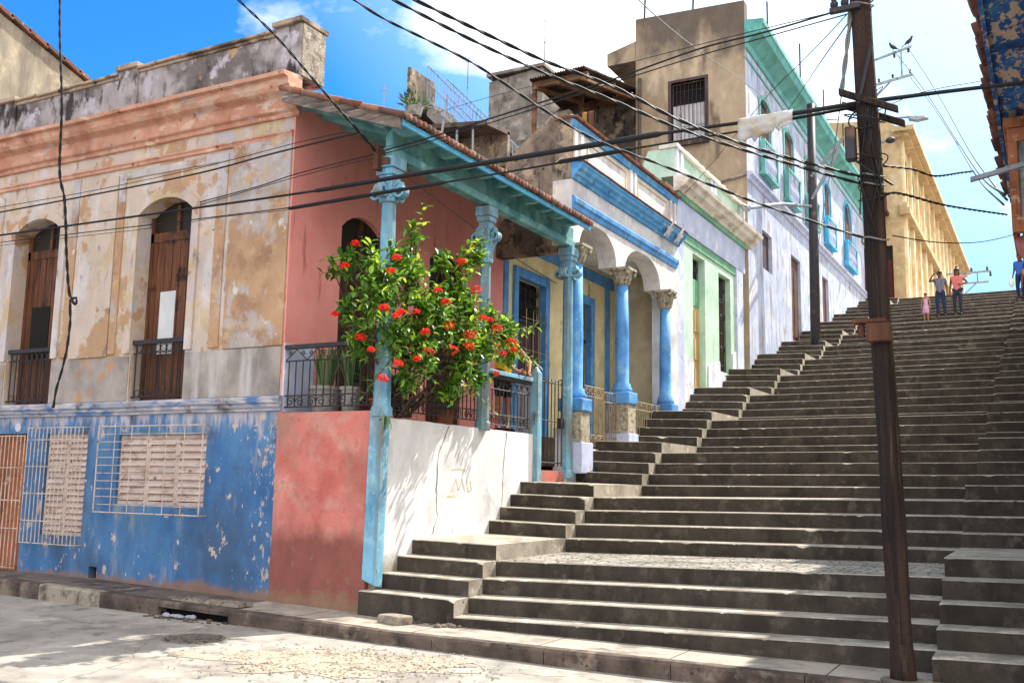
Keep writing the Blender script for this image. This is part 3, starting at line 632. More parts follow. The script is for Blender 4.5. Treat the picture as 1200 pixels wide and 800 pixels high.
dr = mb.build('front_door', m_orangewood, t, bevel=.006)
bars(MB(), 'Y', F, -14.25, -13.2, .28, 2.2, 13, (.3, .85, 1.25, 1.72, 2.18), .008, -.03).build('grille', m_cream_iron, dr)
def window(a0, a1, z0, z1, leaves, nl, grille):
    d = .07; mb = MB(); w = (a1 - a0) / leaves
    for i in range(leaves):
        x0 = a0 + i * w; x1 = x0 + w
        mb.box(x0, x0 + .045, F + d - .03, F + d + .03, z0, z1).box(x1 - .045, x1, F + d - .03, F + d + .03, z0, z1)
        mb.box(x0 + .045, x1 - .045, F + d - .03, F + d + .03, z0, z0 + .05).box(x0 + .045, x1 - .045, F + d - .03, F + d + .03, z1 - .05, z1)
    o = mb.build('window', m_shutter, h1)
    for i in range(leaves):
        l = MB(); louvre(l, 'Y', F, a0 + i * w + .046, a0 + (i + 1) * w - .046, z0 + .05, z1 - .05, nl, d); l.build('louvres', m_shutter, o)
    bx('backing', m_dark, o, a0, a1, F + d + .07, F + d + .08, z0, z1)
    grille.build('grille', m_cream_iron, o)
g = bars(MB(), 'Y', F, -13.04, -11.86, .67, 2.29, 15, (.67, .98, 1.36, 1.74, 2.12, 2.29), .007, -.1)
for z in (.67, 2.29):
    for a in (-13.04, -11.86): g.tube([(a, F - .1, z), (a, F + .02, z)], .007, 5)
window(-12.74, -11.87, .79, 2.21, 2, 16, g)
g = MB()
for i in range(7): a = -11.5 + 1.96 * i / 6; g.tube([(a, F - .13, 1.14), (a, F - .13, 2.29)], .006, 5)
for i in range(12): z = 1.14 + 1.15 * i / 11; g.tube([(-11.5, F - .13, z), (-9.54, F - .13, z)], .005 if 0 < i < 11 else .009, 5)
for a in (-11.5, -9.54): g.tube([(a, F - .13, 1.14), (a, F - .13, 2.29)], .01, 5); g.tube([(a, F - .13, 1.14), (a, F + .02, 1.14)], .008, 5); g.tube([(a, F - .13, 2.29), (a, F + .02, 2.29)], .008, 5)
window(-11.24, -9.6, 1.25, 2.18, 3, 9, g)
MB().prism([(-13.42 + .065 * math.cos(w), F - .006, 2.31 + .065 * math.sin(w)) for w in span(0, 5.9, 16)], (0, .012, 0)).build('number_plate', m_plate, t)

# gabled house further left
GHX, GHY, GHZ = -17, (9.8, 16), (10.53, 8.5)
t = thing('house', 'tall plain house with a sloping tiled gable rising behind the left parapet', 'house', (-22, 14, 0))
wall('gable_wall', mat('sandy_gable', hx(164, 152, 132), [(hx(138, 126, 108), 1.1, .55, .08, (1, 1, .4)), (hx(196, 178, 148), 2, .6, .07), (hx(96, 88, 80), .9, .58, .08, (1, 1, .2))], bump=.3), t, 'X', GHX, [(GHY[0], 0), (GHY[1], 0), (GHY[1], GHZ[1])] + [(GHY[0], GHZ[0])], [], 9)
mb = MB(); n = 16
for i in range(n):
    q0, q1 = i / n, (i + 1.12) / n
    y0, y1 = GHY[0] + (GHY[1] - GHY[0]) * q0, GHY[0] + (GHY[1] - GHY[0]) * q1; z0, z1 = GHZ[0] + (GHZ[1] - GHZ[0]) * q0, GHZ[0] + (GHZ[1] - GHZ[0]) * q1
    mb.prism([(GHX + .08, y0, z0 + .06), (GHX + .08, y1, z1 + .02), (GHX + .08, y1, z1 + .1), (GHX + .08, y0, z0 + .13)], (-9.2, 0, 0))
mb.build('roof', m_tile, t)

# ------------------------------------------------------------------ porch house (pink, turquoise posts)
WX = -6.9
t = h2 = thing('porch_house', 'pink house with a turquoise posted porch, tiled lean-to roof and white retaining wall', 'house', (-7.6, 12, .2))
def zw(y): return 2.36
wall('base_wall', m_pinkbase, t, 'Y', F - .012, [(-8.42, -.05), (-7.0, -.05), (-7.0, 2.43), (-8.42, 2.43)], [], .2)
# white wall beside the stairs, its top edge slightly uneven
o = [(F + .06, -.1)] + [(13.32, -.1)] + [(13.32 - (3.92 - .06) * i / 24, 2.36 + .012 * noise.noise((i * .7, 2, 2))) for i in range(25)]
ww = wall('retaining_wall', m_white, t, 'X', WX, o, [], .18)
cr = MB()
def crack(pts, r):
    P = []
    for i in range(len(pts) - 1):
        for k in range(6):
            q = k / 6; P.append((WX + .001, pts[i][0] + (pts[i + 1][0] - pts[i][0]) * q + rnd(-.012, .012), pts[i][1] + (pts[i + 1][1] - pts[i][1]) * q))
    cr.tube(P, [r * rnd(.4, 1.4) for _ in P], 4)
crack([(10.95, 2.34), (10.72, 2.0), (10.68, 1.6), (10.72, 1.2), (10.58, .9)], .008)
crack([(12.5, 2.34), (12.42, 1.9), (12.4, 1.4), (12.3, 1.0)], .005)
split(cr.build('crack', m_crack, ww))
mb = MB()
def stroke(pts, w=.022):
    for a, b in zip(pts, pts[1:]):
        dy, dz = b[0] - a[0], b[1] - a[1]; q = math.hypot(dy, dz) or 1; ny, nz = -dz / q * w / 2, dy / q * w / 2
        mb.prism([(WX + .001, a[0] + ny, a[1] + nz), (WX + .001, b[0] + ny, b[1] + nz), (WX + .001, b[0] - ny, b[1] - nz), (WX + .001, a[0] - ny, a[1] - nz)], (.002, 0, 0))
stroke([(11.05, 1.78), (11.2, 1.8), (11.38, 1.78)]); stroke([(11.05, 1.5), (11.15, 1.66), (11.22, 1.52), (11.3, 1.66), (11.38, 1.5)]); stroke([(11.42, 1.66), (11.46, 1.5), (11.55, 1.52), (11.52, 1.64)]); stroke([(10.95, 1.44), (11.2, 1.45)])
mb.build('faded_scrawl', m_yellowmark, ww)
bx('porch_floor', m_kerb, t, -8.4, -7.08, F + .19, 14.6, 1.9, 2.36)
wall('porch_wall', m_pink, t, 'X', -8.38, [(F + .002, 2.3), (14.95, 2.3), (14.95, 6.62), (F + .002, 6.62)], [arch(10.43, 11.42, 2.38, 5.05, 5.27), arch(12.61, 13.6, 2.38, 5.05, 5.27)], .14)
mb = MB().box(-8.39, -8.36, F + .003, F + .55, 2.44, 3.3); mb.build('pale_dado', m_lav, t)
for y0, y1 in ((10.43, 11.42), (12.61, 13.6)):
    mb = MB().box(-8.5, -8.46, y0, y1, 2.38, 4.55)
    for k in range(4): mb.box(-8.46, -8.44, y0 + .06 + k * .23, y0 + .24 + k * .23, 2.5, 4.4)
    o = mb.build('door', m_door, t)
    MB().box(-8.52, -8.42, y0, y1, 4.5, 4.6).box(-8.52, -8.42, y0, y0 + .06, 2.38, 5.1).box(-8.52, -8.42, y1 - .06, y1, 2.38, 5.1).box(-8.5, -8.43, (y0 + y1) / 2 - .03, (y0 + y1) / 2 + .03, 4.6, 5.24).build('frame', m_door, o)
    MB().prism([(-8.47, a, z) for a, z in arch(y0, y1, 4.6, 5.05, 5.27)], (-.02, 0, 0)).build('fanlight', m_glass, o)
    g = bars(MB(), 'X', -8.38, y0 + .1, y1 - .1, 2.5, 4.4, 8, (2.9, 3.6, 4.3), .008, .03); g.build('grille', m_iron, o)
# roof: slope from the house wall down to the eave
EX, EZ, RX, RZ, Y0r, Y1r = -6.5, 5.84, -8.36, 6.5, 9.1, 14.5
def rz(x): return EZ + (x - EX) * (RZ - EZ) / (RX - EX)
def slab(mb, x0, x1, y0, y1, dz0, dz1):
    mb.prism([(x0, y0, rz(x0) + dz0), (x1, y0, rz(x1) + dz0), (x1, y0, rz(x1) + dz1), (x0, y0, rz(x0) + dz1)], (0, y1 - y0, 0)); return mb
rf = slab(MB(), RX, EX, Y0r + .04, Y1r, -.03, 0).build('roof', m_teal_eave, t)
mb = MB(); k = 0; y = Y0r
while y < Y1r:
    for i in range(6):
        xa = RX + (EX + .05 - RX) * (i - .12) / 6; xb = RX + (EX + .05 - RX) * (i + 1) / 6
        j = rnd(-.012, .012); dz = rnd(.0, .02)
        mb.tube([(xa, y + j, rz(xa) + .01 + dz * .6), (xb, y + j * .4, rz(xb) + .016 + dz * .6)], [.036, .045], 8)
    y += .105; k += 1
mb.build('clay_tiles', m_tile, rf, smooth=True)
mb = MB()
for i in range(51): y = Y0r + .052 + i * .105; slab(mb, RX, EX + .02, y - .02, y + .02, .002, .012)
mb.build('tile_bed', m_rubble, rf)
slab(MB(), RX, EX - .02, Y0r, Y0r + .035, -.16, .03).build('verge_board', m_oldwood, rf)
MB().box(EX - .035, EX, Y0r + .036, Y1r, EZ - .10, EZ + .012).build('fascia', m_fascia, rf)
mb = MB()
y = Y0r + .3
while y < Y1r - .05:
    pts = [(-8.36, rz(-8.36) - .03), (-8.36, rz(-8.36) - .13), (-6.86, rz(-6.86) - .14), (-6.74, rz(-6.74) - .19), (-6.62, rz(-6.62) - .15), (EX - .04, rz(EX) - .1), (EX - .04, rz(EX) - .03)]
    mb.prism([(a, y, z) for a, z in pts], (0, .09, 0)); y += .46
mb.build('rafters', m_teal_eave, rf)
MB().box(-6.98, -6.82, F + .0, 14.6, 5.5, 5.62).box(-6.95, -6.85, F + .01, 14.59, 5.621, 5.84).build('porch_beam', m_teal_eave, t, bevel=.012)
def scroll_cap(mb, y, z0, z1, r, s=1.0):
    """square impost with a volute on each face"""
    mb.prism([(WX - r * .9, y - r * .9, z0), (WX + r * .9, y - r * .9, z0), (WX + r * .9, y + r * .9, z0), (WX - r * .9, y + r * .9, z0)], (0, 0, z1 - z0))
    mb.box(WX - r * 1.35, WX + r * 1.35, y - r * 1.35, y + r * 1.35, z1 - .14, z1 - .002)
    mb.box(WX - r * 1.15, WX + r * 1.15, y - r * 1.15, y + r * 1.15, z1 - .22, z1 - .142)
    for sx_, sy_ in ((0, -1), (0, 1), (1, 0), (-1, 0)):
        c = Vector((WX + sx_ * r * 1.7, y + sy_ * r * 1.7, z1 - .42)); ax = Vector((sy_, sx_, 0)).normalized() if False else Vector((abs(sy_), abs(sx_), 0))
        out = Vector((sx_, sy_, 0)); pts = []
        for i in range(22):
            q = i / 21; w = -math.pi * .5 + q * 2.6 * math.pi; R = .105 * s * (1 - .78 * q)
            pts.append(c + out * (R * math.cos(w)) * -1 + Vector((0, 0, R * math.sin(w) * -1)))
        for off in (-.055, .055):
            pass
        vs = []; fs = []; m = len(pts)
        for i, p in enumerate(pts):
            nx = pts[min(i + 1, m - 1)] - pts[max(i - 1, 0)]; nrm = nx.cross(ax).normalized() * .016
            for a_, b_ in ((-.06, 1), (.06, 1), (.06, -1), (-.06, -1)): vs.append(p + ax * a_ * s + nrm * b_)
        for i in range(m - 1):
            for k in range(4): fs.append((i * 4 + k, i * 4 + (k + 1) % 4, (i + 1) * 4 + (k + 1) % 4, (i + 1) * 4 + k))
        fs += [(3, 2, 1, 0), tuple((m - 1) * 4 + k for k in range(4))]
        mb.add(vs, fs)
        mb.prism([(WX + sx_ * r * .8 - sy_ * .05, y + sy_ * r * .8 - sx_ * .05, z0), (WX + sx_ * r * .8 + sy_ * .05, y + sy_ * r * .8 + sx_ * .05, z0), (WX + sx_ * r * 1.9 + sy_ * .05, y + sy_ * r * 1.9 + sx_ * .05, z1 - .36), (WX + sx_ * r * 1.9 - sy_ * .05, y + sy_ * r * 1.9 - sx_ * .05, z1 - .36)], Vector((-sx_ * .03, -sy_ * .03, .05)))
    return mb
def post(y, z0, zc, z1, r, name='post', fl=8):
    mb = MB().lathe((WX, y, 0), [(r * 1.25, z0), (r * 1.25, z0 + .1), (r * 1.02, z0 + .13), (r, z0 + .3), (r * .86, zc - .12), (r * .84, zc - .06), (r * 1.15, zc - .05), (r * 1.2, zc), (r, zc + .01)], fl, arc=math.pi / fl)
    scroll_cap(mb, y, zc - .01, z1, r * 1.0)
    o = mb.build(name, m_teal, t, bevel=.004)
    return o
MB().prism([(-7.06, F - .1, 5.4), (-6.8, F - .1, 5.36), (-6.8, F - .1, 5.44), (-7.06, F - .1, 5.5)], (0, .05, 0)).box(-6.99, -6.93, F - .16, F - .02, 5.3, 5.58).build('wire_bracket', m_door, t)
MB().prism([(-7.03, F - .04, .5), (-6.84, F - .04, .44), (-6.86, F + .14, .4), (-7.03, F + .14, .5)], (.035, .0, 1.93)).build('post_pedestal', m_teal, t, bevel=.01)
post(F + .06, 2.36, 4.98, 5.48, .105)
post(11.8, 2.33, 4.72, 5.48, .088)
post(14.5, 1.72, 5.05, 5.48, .095)
def rail_panel(ax, c, a0, a1, z0, z1, nb):
    mb = MB()
    pbox(mb, ax, c, a0, a1, z1 - .05, z1, -.01, .07); 
    for z in (z0 + .06, z0 + .2, z1 - .2): mb.tube([P3(ax, c, a0, z, .03), P3(ax, c, a1, z, .03)], .009, 5)
    bars(mb, ax, c, a0 + .05, a1 - .05, z0 + .05, z1 - .2, nb, (), .0085, .03)
    k = max(2, int((a1 - a0) / .3)); w = (a1 - a0) / k
    for i in range(k):
        m_ = a0 + w * (i + .5)
        scroll(mb, ax, c, m_ - .075, z0 + .125, .065, 1, d=.03); scroll(mb, ax, c, m_ + .075, z0 + .125, .065, -1, d=.03)
        mb.tube([P3(ax, c, m_ - w / 2, z1 - .19, .03), P3(ax, c, m_, z1 - .06, .03), P3(ax, c, m_ + w / 2, z1 - .19, .03)], .007, 5)
        scroll(mb, ax, c, m_ - w * .3, z1 - .1, .035, 1, .006, .03, flip=-1); scroll(mb, ax, c, m_ + w * .3, z1 - .1, .035, -1, .006, .03, flip=-1)
    return mb
rail_panel('Y', F, -8.36, -7.04, 2.44, 3.27, 12).build('railing', m_iron, t)
rail_panel('X', WX, F + .2, 11.68, 2.4, 3.16, 20).build('railing', m_iron, t)
r3 = rail_panel('X', WX, 11.95, 13.24, 2.38, 3.14, 12).build('railing', m_iron, t)
MB().box(WX - .09, WX + .03, 11.93, 13.26, 3.142, 3.2).build('handrail', m_teal, r3, bevel=.006)
mb = MB().box(WX - .07, WX + .07, 13.33, 13.47, 1.62, 3.27); mb.prism([(WX - .07, 13.33, 3.27), (WX + .07, 13.33, 3.27), (WX + .07, 13.47, 3.27), (WX - .07, 13.47, 3.27)], (0, 0, .03)); mb.lathe((WX, 13.4, 3.3), [(.085, 0), (.02, .09)], 4, arc=math.pi / 4)
mb.build('gate_post', m_teal, t, bevel=.006)
bx('gate_sill', m_pinkbase, t, WX - .3, WX - .002, 13.33, 14.4, 1.2, 1.83)
g = bars(MB(), 'X', WX, 13.5, 14.36, 1.9, 3.26, 8, (1.95, 2.6, 3.2), .009, .03)
g.tube([P3('X', WX, 13.5, 3.28, .03), P3('X', WX, 13.93, 3.2, .03), P3('X', WX, 14.36, 3.28, .03)], .011, 5); pbox(g, 'X', WX, 14.24, 14.36, 2.5, 2.66, -.02, .05)
for i in range(8): pass
gate = g.build('gate', m_iron, t)
g = MB()
for a in (13.62, 13.86, 14.1, 14.33): g.tube([P3('X', WX - .3, a, 3.2), P3('X', WX - .3, a, 4.35)], .006, 4)
for z in (3.7, 4.2): g.tube([P3('X', WX - .3, 13.5, z), P3('X', WX - .3, 14.4, z)], .006, 4)
g.build('rod_screen', m_gold_iron, t)
bx('house_body', m_party, t, -14, -8.53, 10, 14.6, 0, 6.2)

# potted plants on the porch
def pot(x, y, r, h, m, name, label, kind):
    t = thing(name, label, 'potted plant', (x, y, 2.37), 'potted plants behind the porch railing')
    MB().lathe((x, y, 2.362), [(r * .72, 0), (r, h * .9), (r * 1.12, h * .9), (r * 1.12, h), (r * .95, h), (r * .9, h * .85)], 16).build('pot', m, t, smooth=False)
    mb = MB()
    for i in range(34 if kind == 0 else 60):
        a = rnd(0, 6.28); L_ = rnd(.35, .62) if kind == 0 else rnd(.2, .4); sp = rnd(.05, .2) if kind == 0 else rnd(.1, .34); w = .022 if kind == 0 else .04
        d = Vector((math.cos(a), math.sin(a), 0)); p0 = Vector((x, y, 2.36 + h)) + d * r * .4; s = Vector((-d.y, d.x, 0)) * w
        p1 = p0 + d * sp * .5 + Vector((0, 0, L_ * .6)); p2 = p0 + d * sp * (1 if kind == 0 else 1.5) + Vector((0, 0, L_ * (1 if kind == 0 else .8)))
        mb.add([p0 - s * .6, p0 + s * .6, p1 + s, p1 - s, p2], [(0, 1, 2, 3), (3, 2, 4)])
    mb.build('leaves', m_leafpot, t)
pot(-8.06, 9.85, .2, .42, m_pot2, 'potted_plant', 'spiky potted plant in a grey cement pot by the pink wall', 0)
pot(-7.62, 9.8, .13, .4, m_pot2, 'potted_plant', 'tall sword leaved plant in a narrow pale pot in the middle of the porch corner', 0)
pot(-7.28, 10.0, .16, .26, m_pot, 'potted_plant', 'bushy potted plant in a low terracotta pot beside the corner post', 1)
pot(-7.25, 11.4, .13, .22, m_pot, 'potted_plant', 'small bushy potted plant in a terracotta pot behind the side railing', 1)

# the flowering shrub that spills over the corner railing
LOBES = [(-7.44,9.20,4.15,0.15),(-7.23,9.20,4.20,0.21),(-6.55,8.76,4.10,0.17),(-6.55,8.79,3.62,0.40),(-6.55,9.44,3.94,0.42),(-6.55,9.55,4.53,0.16),(-6.55,9.64,4.28,0.23),(-6.55,9.85,3.18,0.53),(-6.55,10.69,4.12,0.42),(-6.55,11.04,4.58,0.23),(-6.55,10.26,4.42,0.19),(-6.55,10.62,3.44,0.54),(-6.55,11.67,3.79,0.33),(-6.55,12.10,3.44,0.24),(-6.55,9.51,2.85,0.24),(-6.55,10.54,2.78,0.32),(-6.55,11.17,3.01,0.29),(-6.55,9.31,3.3,0.4),(-6.98,9.20,3.22,0.30),(-7.22,9.20,3.64,0.22),(-6.55,10.78,4.53,0.16),(-6.55,9.82,3.59,0.46),(-6.50,11.29,3.47,0.41),(-6.50,11.92,3.65,0.28),(-6.50,10.94,3.82,0.33),(-6.50,10.12,3.63,0.47),(-6.50,8.95,3.84,0.35),(-6.50,9.18,4.18,0.24),(-6.50,10.75,3.18,0.44)]
FLOWERS = [(-6.94,8.90,4.31),(-7.06,8.90,4.06),(-7.19,8.90,3.50),(-6.78,8.90,3.21),(-6.22,8.40,2.98),(-6.22,8.56,2.69),(-6.22,8.85,2.88),(-6.22,8.81,4.06),(-6.22,8.68,3.88),(-6.22,8.51,3.44),(-6.22,8.74,3.39),(-6.22,8.88,3.45),(-6.22,9.21,3.52),(-6.22,9.54,3.82),(-6.22,9.76,3.71),(-6.22,10.18,4.29),(-6.22,10.51,4.00),(-6.22,9.91,3.46),(-6.22,9.41,3.31),(-6.22,9.47,3.08),(-6.22,9.27,2.99),(-6.22,9.95,3.17),(-6.22,10.37,3.27),(-6.22,10.35,3.40),(-6.22,10.62,3.65),(-6.22,10.81,3.67),(-6.22,11.05,3.59),(-6.22,11.36,3.45),(-6.22,11.47,3.36),(-6.22,10.97,3.00),(-6.22,11.23,3.29),(-6.64,8.90,3.37)]
t = thing('flowering_shrub', 'leafy green shrub with round red flower heads spilling over the porch railing', 'shrub', (-7.05, 10.0, 2.37))
st = MB(); lf = MB()
def leaf(p, d, up, L_, w, bend):
    d = d.normalized(); s = d.cross(up); s = s.normalized() if s.length > 1e-4 else Vector((1, 0, 0)); n = s.cross(d)
    a = p + d * L_ * .35 - n * bend * .2; b = p + d * L_ * .7 - n * bend * .55; c = p + d * L_ - n * bend * 1.2
    k = n * w * .22
    lf.add([p, a + s * w * .8 + k, b + s * w * .72 + k, c, b - s * w * .72 + k, a - s * w * .8 + k, a, b], [(0, 6, 1), (6, 7, 2, 1), (7, 3, 2), (0, 5, 6), (6, 5, 4, 7), (7, 4, 3)])
base = Vector((-7.05, 10.0, 2.4))
for (x, y, z, r) in LOBES:
    c = Vector((x - .06, y, z)); n = max(5, int(30 * (r / .4) ** 1.6))
    mid = base.lerp(c, .5) + Vector((rnd(-.1, .05), rnd(-.2, .2), .1))
    st.tube([base + Vector((rnd(-.1, .1), rnd(-.2, .2), 0)), mid, c], [.018, .012, .006], 5)
    for i in range(n):
        u = Vector((random.gauss(0, 1), random.gauss(0, 1), random.gauss(0, 1))).normalized()
        tip = c + Vector((u.x * .55, u.y, u.z)) * r * rnd(.45, 1.06); root = c.lerp(tip, .0) + (mid - c) * rnd(0, .25)
        m_ = root.lerp(tip, .55) + Vector((rnd(-.03, .03), rnd(-.03, .03), .04))
        P = [root, m_, tip]; st.tube(P, [.005, .004, .0025], 4, False)
        sd = (tip - m_).normalized()
        for k in range(9):
            q = .18 + .82 * k / 8; p = root.lerp(m_, q * 2) if q < .5 else m_.lerp(tip, q * 2 - 1)
            a = k * 2.4 + rnd(-.4, .4); o1 = sd.orthogonal().normalized(); o2 = sd.cross(o1)
            d = (o1 * math.cos(a) + o2 * math.sin(a)) * .85 + sd * .5 + Vector((.1, -.05, rnd(-.1, .35)))
            L_ = rnd(.075, .125); leaf(p, d, Vector((rnd(-.4, .6), rnd(-.4, .4), 1)).normalized(), L_, L_ * rnd(.24, .32), rnd(.005, .04))
# long shoots that stand clear of the crown
for (px, py, pz), (qx, qy, qz) in (((-6.5, 9.6, 4.3), (-6.5, 9.62, 4.92)), ((-6.5, 11.0, 4.3), (-6.48, 11.05, 4.82)), ((-6.5, 10.6, 4.3), (-6.5, 10.65, 4.7)), ((-7.2, 9.2, 4.05), (-7.62, 9.15, 4.08)), ((-6.5, 11.9, 3.6), (-6.45, 12.5, 3.85)), ((-7.1, 9.2, 4.1), (-7.05, 9.15, 4.45)), ((-6.5, 12.2, 3.4), (-6.45, 12.6, 3.3)), ((-6.6, 9.2, 3.0), (-6.75, 8.9, 2.55)), ((-6.5, 10.9, 2.8), (-6.4, 11.2, 2.55))):
    a, b = Vector((px, py, pz)), Vector((qx, qy, qz)); st.tube([a, b], [.006, .003], 4); sd = (b - a).normalized(); o1 = sd.orthogonal().normalized(); o2 = sd.cross(o1)
    for k in range(14):
        w = k * 1.57 + rnd(-.2, .2); d = (o1 * math.cos(w) + o2 * math.sin(w)) + sd * .35
        L_ = rnd(.09, .13); leaf(a.lerp(b, k / 13), d, Vector((0, 0, 1)), L_, L_ * .27, .015)
# hanging airplant on the corner post
lf2 = MB()
st.build('stems', m_bark, t); lf.build('foliage', m_leaf, t)
for i, f in enumerate(FLOWERS):
    mb = MB(); c = Vector(f) + Vector((rnd(-.08, 0), 0, 0)); c = Vector((0, 0, 1.6)).lerp(c, 1 + (.13 / 6.3 if f[0] > -6.3 else 0)); R = rnd(.04, .1) if f[1] > 9.3 else rnd(.036, .066); ax = Vector((.5, -.5, .8)).normalized()
    for k in range(40):
        u = Vector((random.gauss(0, 1), random.gauss(0, 1), random.gauss(0, 1))).normalized()
        if u.dot(ax) < -.25: u = -u
        p = c + Vector((u.x, u.y, u.z * .75)) * R * rnd(.75, 1.05); o1 = u.orthogonal().normalized(); o2 = u.cross(o1); a0 = rnd(0, 1.5); w = rnd(.011, .018)
        vs = [p]; 
        for q in range(4):
            a = a0 + q * math.pi / 2; d = o1 * math.cos(a) + o2 * math.sin(a); s = u.cross(d)
            vs += [p + d * w + s * w * .5 + u * .006, p + d * w * 1.2, p + d * w - s * w * .5 + u * .006]
        mb.add(vs, [(0, 1 + 3 * q, 2 + 3 * q, 3 + 3 * q) for q in range(4)])
    mb.build('flower_head', m_petal, t)
t = thing('hanging_plant', 'small dark strappy plant rooted on the corner post below the railing', 'plant', (-6.8, 9.42, 2.3))
mb = MB()
for i in range(16):
    a = rnd(-1.2, 2.6); d = Vector((math.cos(a) * .8 + .3, math.sin(a) * .6 - .3, 0)); L_ = rnd(.14, .26); p0 = Vector((-6.83, 9.38, 2.32)); s = Vector((-d.y, d.x, 0)).normalized() * .016
    p1 = p0 + d * L_ * .5 + Vector((0, 0, .03)); p2 = p0 + d * L_ * .8 + Vector((0, 0, -L_ * .7)); mb.add([p0 - s, p0 + s, p1 + s, p1 - s, p2], [(0, 1, 2, 3), (3, 2, 4)])
mb.build('leaves', m_leafpot, t); MB().ball((-6.84, 9.39, 2.32), .035).build('root_ball', m_bark, t)

# ------------------------------------------------------------------ arcaded blue and white house
t = h3 = thing('arcade_house', 'white and blue arcaded house with two arches, stars on the cornice and blue columns', 'house', (-7.6, 17.3, 2))
AX = -6.93; A0, A1 = 14.67, 20.02
a1p = rarch(14.98, 16.62, 0, 5.62, 6.14); a2p = rarch(17.04, 18.95, 0, 5.62, 6.14)
out = [(A0, 5.6), (14.98, 5.6)] + a1p[2:][::-1] + [(16.62, 5.6), (17.04, 5.6)] + a2p[2:][::-1] + [(18.95, 5.6), (19.34, 5.6), (19.42, 5.5), (19.42, 2.0), (A1, 2.0), (A1, 6.73), (A0, 6.73)]
wall('arcade_wall', m_facade, t, 'X', AX, out, [], .36)
profile('string_moulding', m_bluetrim, t, 'X', AX, A0, A1 - .1, [(0, 6.22), (.03, 6.23), (.04, 6.3), (.07, 6.33), (.075, 6.4), (.04, 6.44), (0, 6.45)], 24, .003)
profile('cornice', m_bluecor, t, 'X', AX, A0 - .02, A1 + .03, [(0, 6.732), (.04, 6.74), (.06, 6.79), (.1, 6.81), (.12, 6.86), (.17, 6.89), (.19, 6.94), (.21, 6.96), (.21, 7.0), (0, 7.03)], 50, .008)
profile('cornice_tiles', m_redcap, t, 'X', AX, A0 - .04, A1 + .05, [(0, 7.032), (.22, 7.002), (.24, 7.012), (.24, 7.024), (0, 7.05)], 30, .006)
mb = MB()
for cy in (19.0, 19.62):
    pts = []
    for k in range(10):
        R = .17 if k % 2 == 0 else .075; a = math.pi / 2 + k * math.pi / 5; pts.append((cy + R * math.cos(a), 6.85 + R * math.sin(a)))
    # the stars lie on the slope of the cornice
    mb.prism([(AX + .165 + (z - 6.85) * .6, y, z) for y, z in pts], (.035, 0, -.012))
split(mb.build('star', m_facade, t))
wall('parapet', m_facade, t, 'X', AX - .03, [(A0 + .02, 7.03), (A1 - .02, 7.03), (A1 - .02, 7.66), (A0 + .02, 7.66)], [], .24)
pb = MB()
for y0, y1 in ((15.35, 17.15), (17.75, 19.45)):
    for a, b, c, d in ((y0, y1, 7.56, 7.59), (y0, y1, 7.15, 7.18), (y0, y0 + .03, 7.18, 7.56), (y1 - .03, y1, 7.18, 7.56)): pbox(pb, 'X', AX - .03, a, b, c, d, -.02, .005)
pb.build('panel_moulding', m_cream, t)
mb = MB()
for y in (14.75, 15.0, 17.28, 17.5, 19.55, 19.8): pbox(mb, 'X', AX - .03, y, y + .12, 7.065, 7.655, -.05, .01)
split(mb.build('parapet_pilaster', m_facade, t), .006)
profile('parapet_band', m_bluecor, t, 'X', AX - .03, A0, A1, [(0, 7.662), (.04, 7.67), (.05, 7.72), (.07, 7.78), (0, 7.8)], 24, .006)
profile('coping', m_redcap, t, 'X', AX - .03, A0 - .02, A1 + .02, [(-.3, 7.802), (.12, 7.802), (.13, 7.84), (-.3, 7.87)], 36, .01)
wall('party_wall', m_party, t, 'Y', A0 + .001, [(AX - .01, 5.5), (AX - .02, 7.84), (-7.18, 7.95), (-7.34, 7.9), (-7.5, 7.76), (-7.67, 7.66), (-8.0, 7.4), (-8.25, 7.14), (-8.8, 7.25), (-13, 7.25), (-13, 5.5)], [], .22)
wall('end_wall', m_cream, t, 'Y', 19.98, [(-8.42, 2.2), (AX - .365, 2.2), (AX - .365, 6.15), (-8.42, 6.15)], [], .1)
bx('porch_ceiling', m_facade, t, -8.4, AX - .365, A0 + .23, 19.97, 6.16, 6.25)
bx('porch_floor', m_kerb, t, -8.6, AX - .1, 14.61, 19.97, 1.7, 2.24)
bx('flat_roof', m_concrete, t, -13, AX - .38, A0 + .24, 20, 6.66, 6.8)
bw = wall('back_wall', m_yellow, t, 'X', -8.4, [(14.96, 1.8), (19.97, 1.8), (19.97, 6.155), (14.96, 6.155)], [rect(15.45, 16.6, 2.25, 5.36), rect(17.9, 18.72, 2.25, 5.34)], .2)
mb = MB()
pbox(mb, 'X', -8.4, 14.97, 19.96, 5.86, 6.1, -.03, .01); pbox(mb, 'X', -8.4, 14.97, 15.14, 2.25, 5.858, -.035, .01); pbox(mb, 'X', -8.4, 19.5, 19.72, 2.25, 5.858, -.035, .01)
split(mb.build('blue_pilaster', m_bluetrim, t), .006)
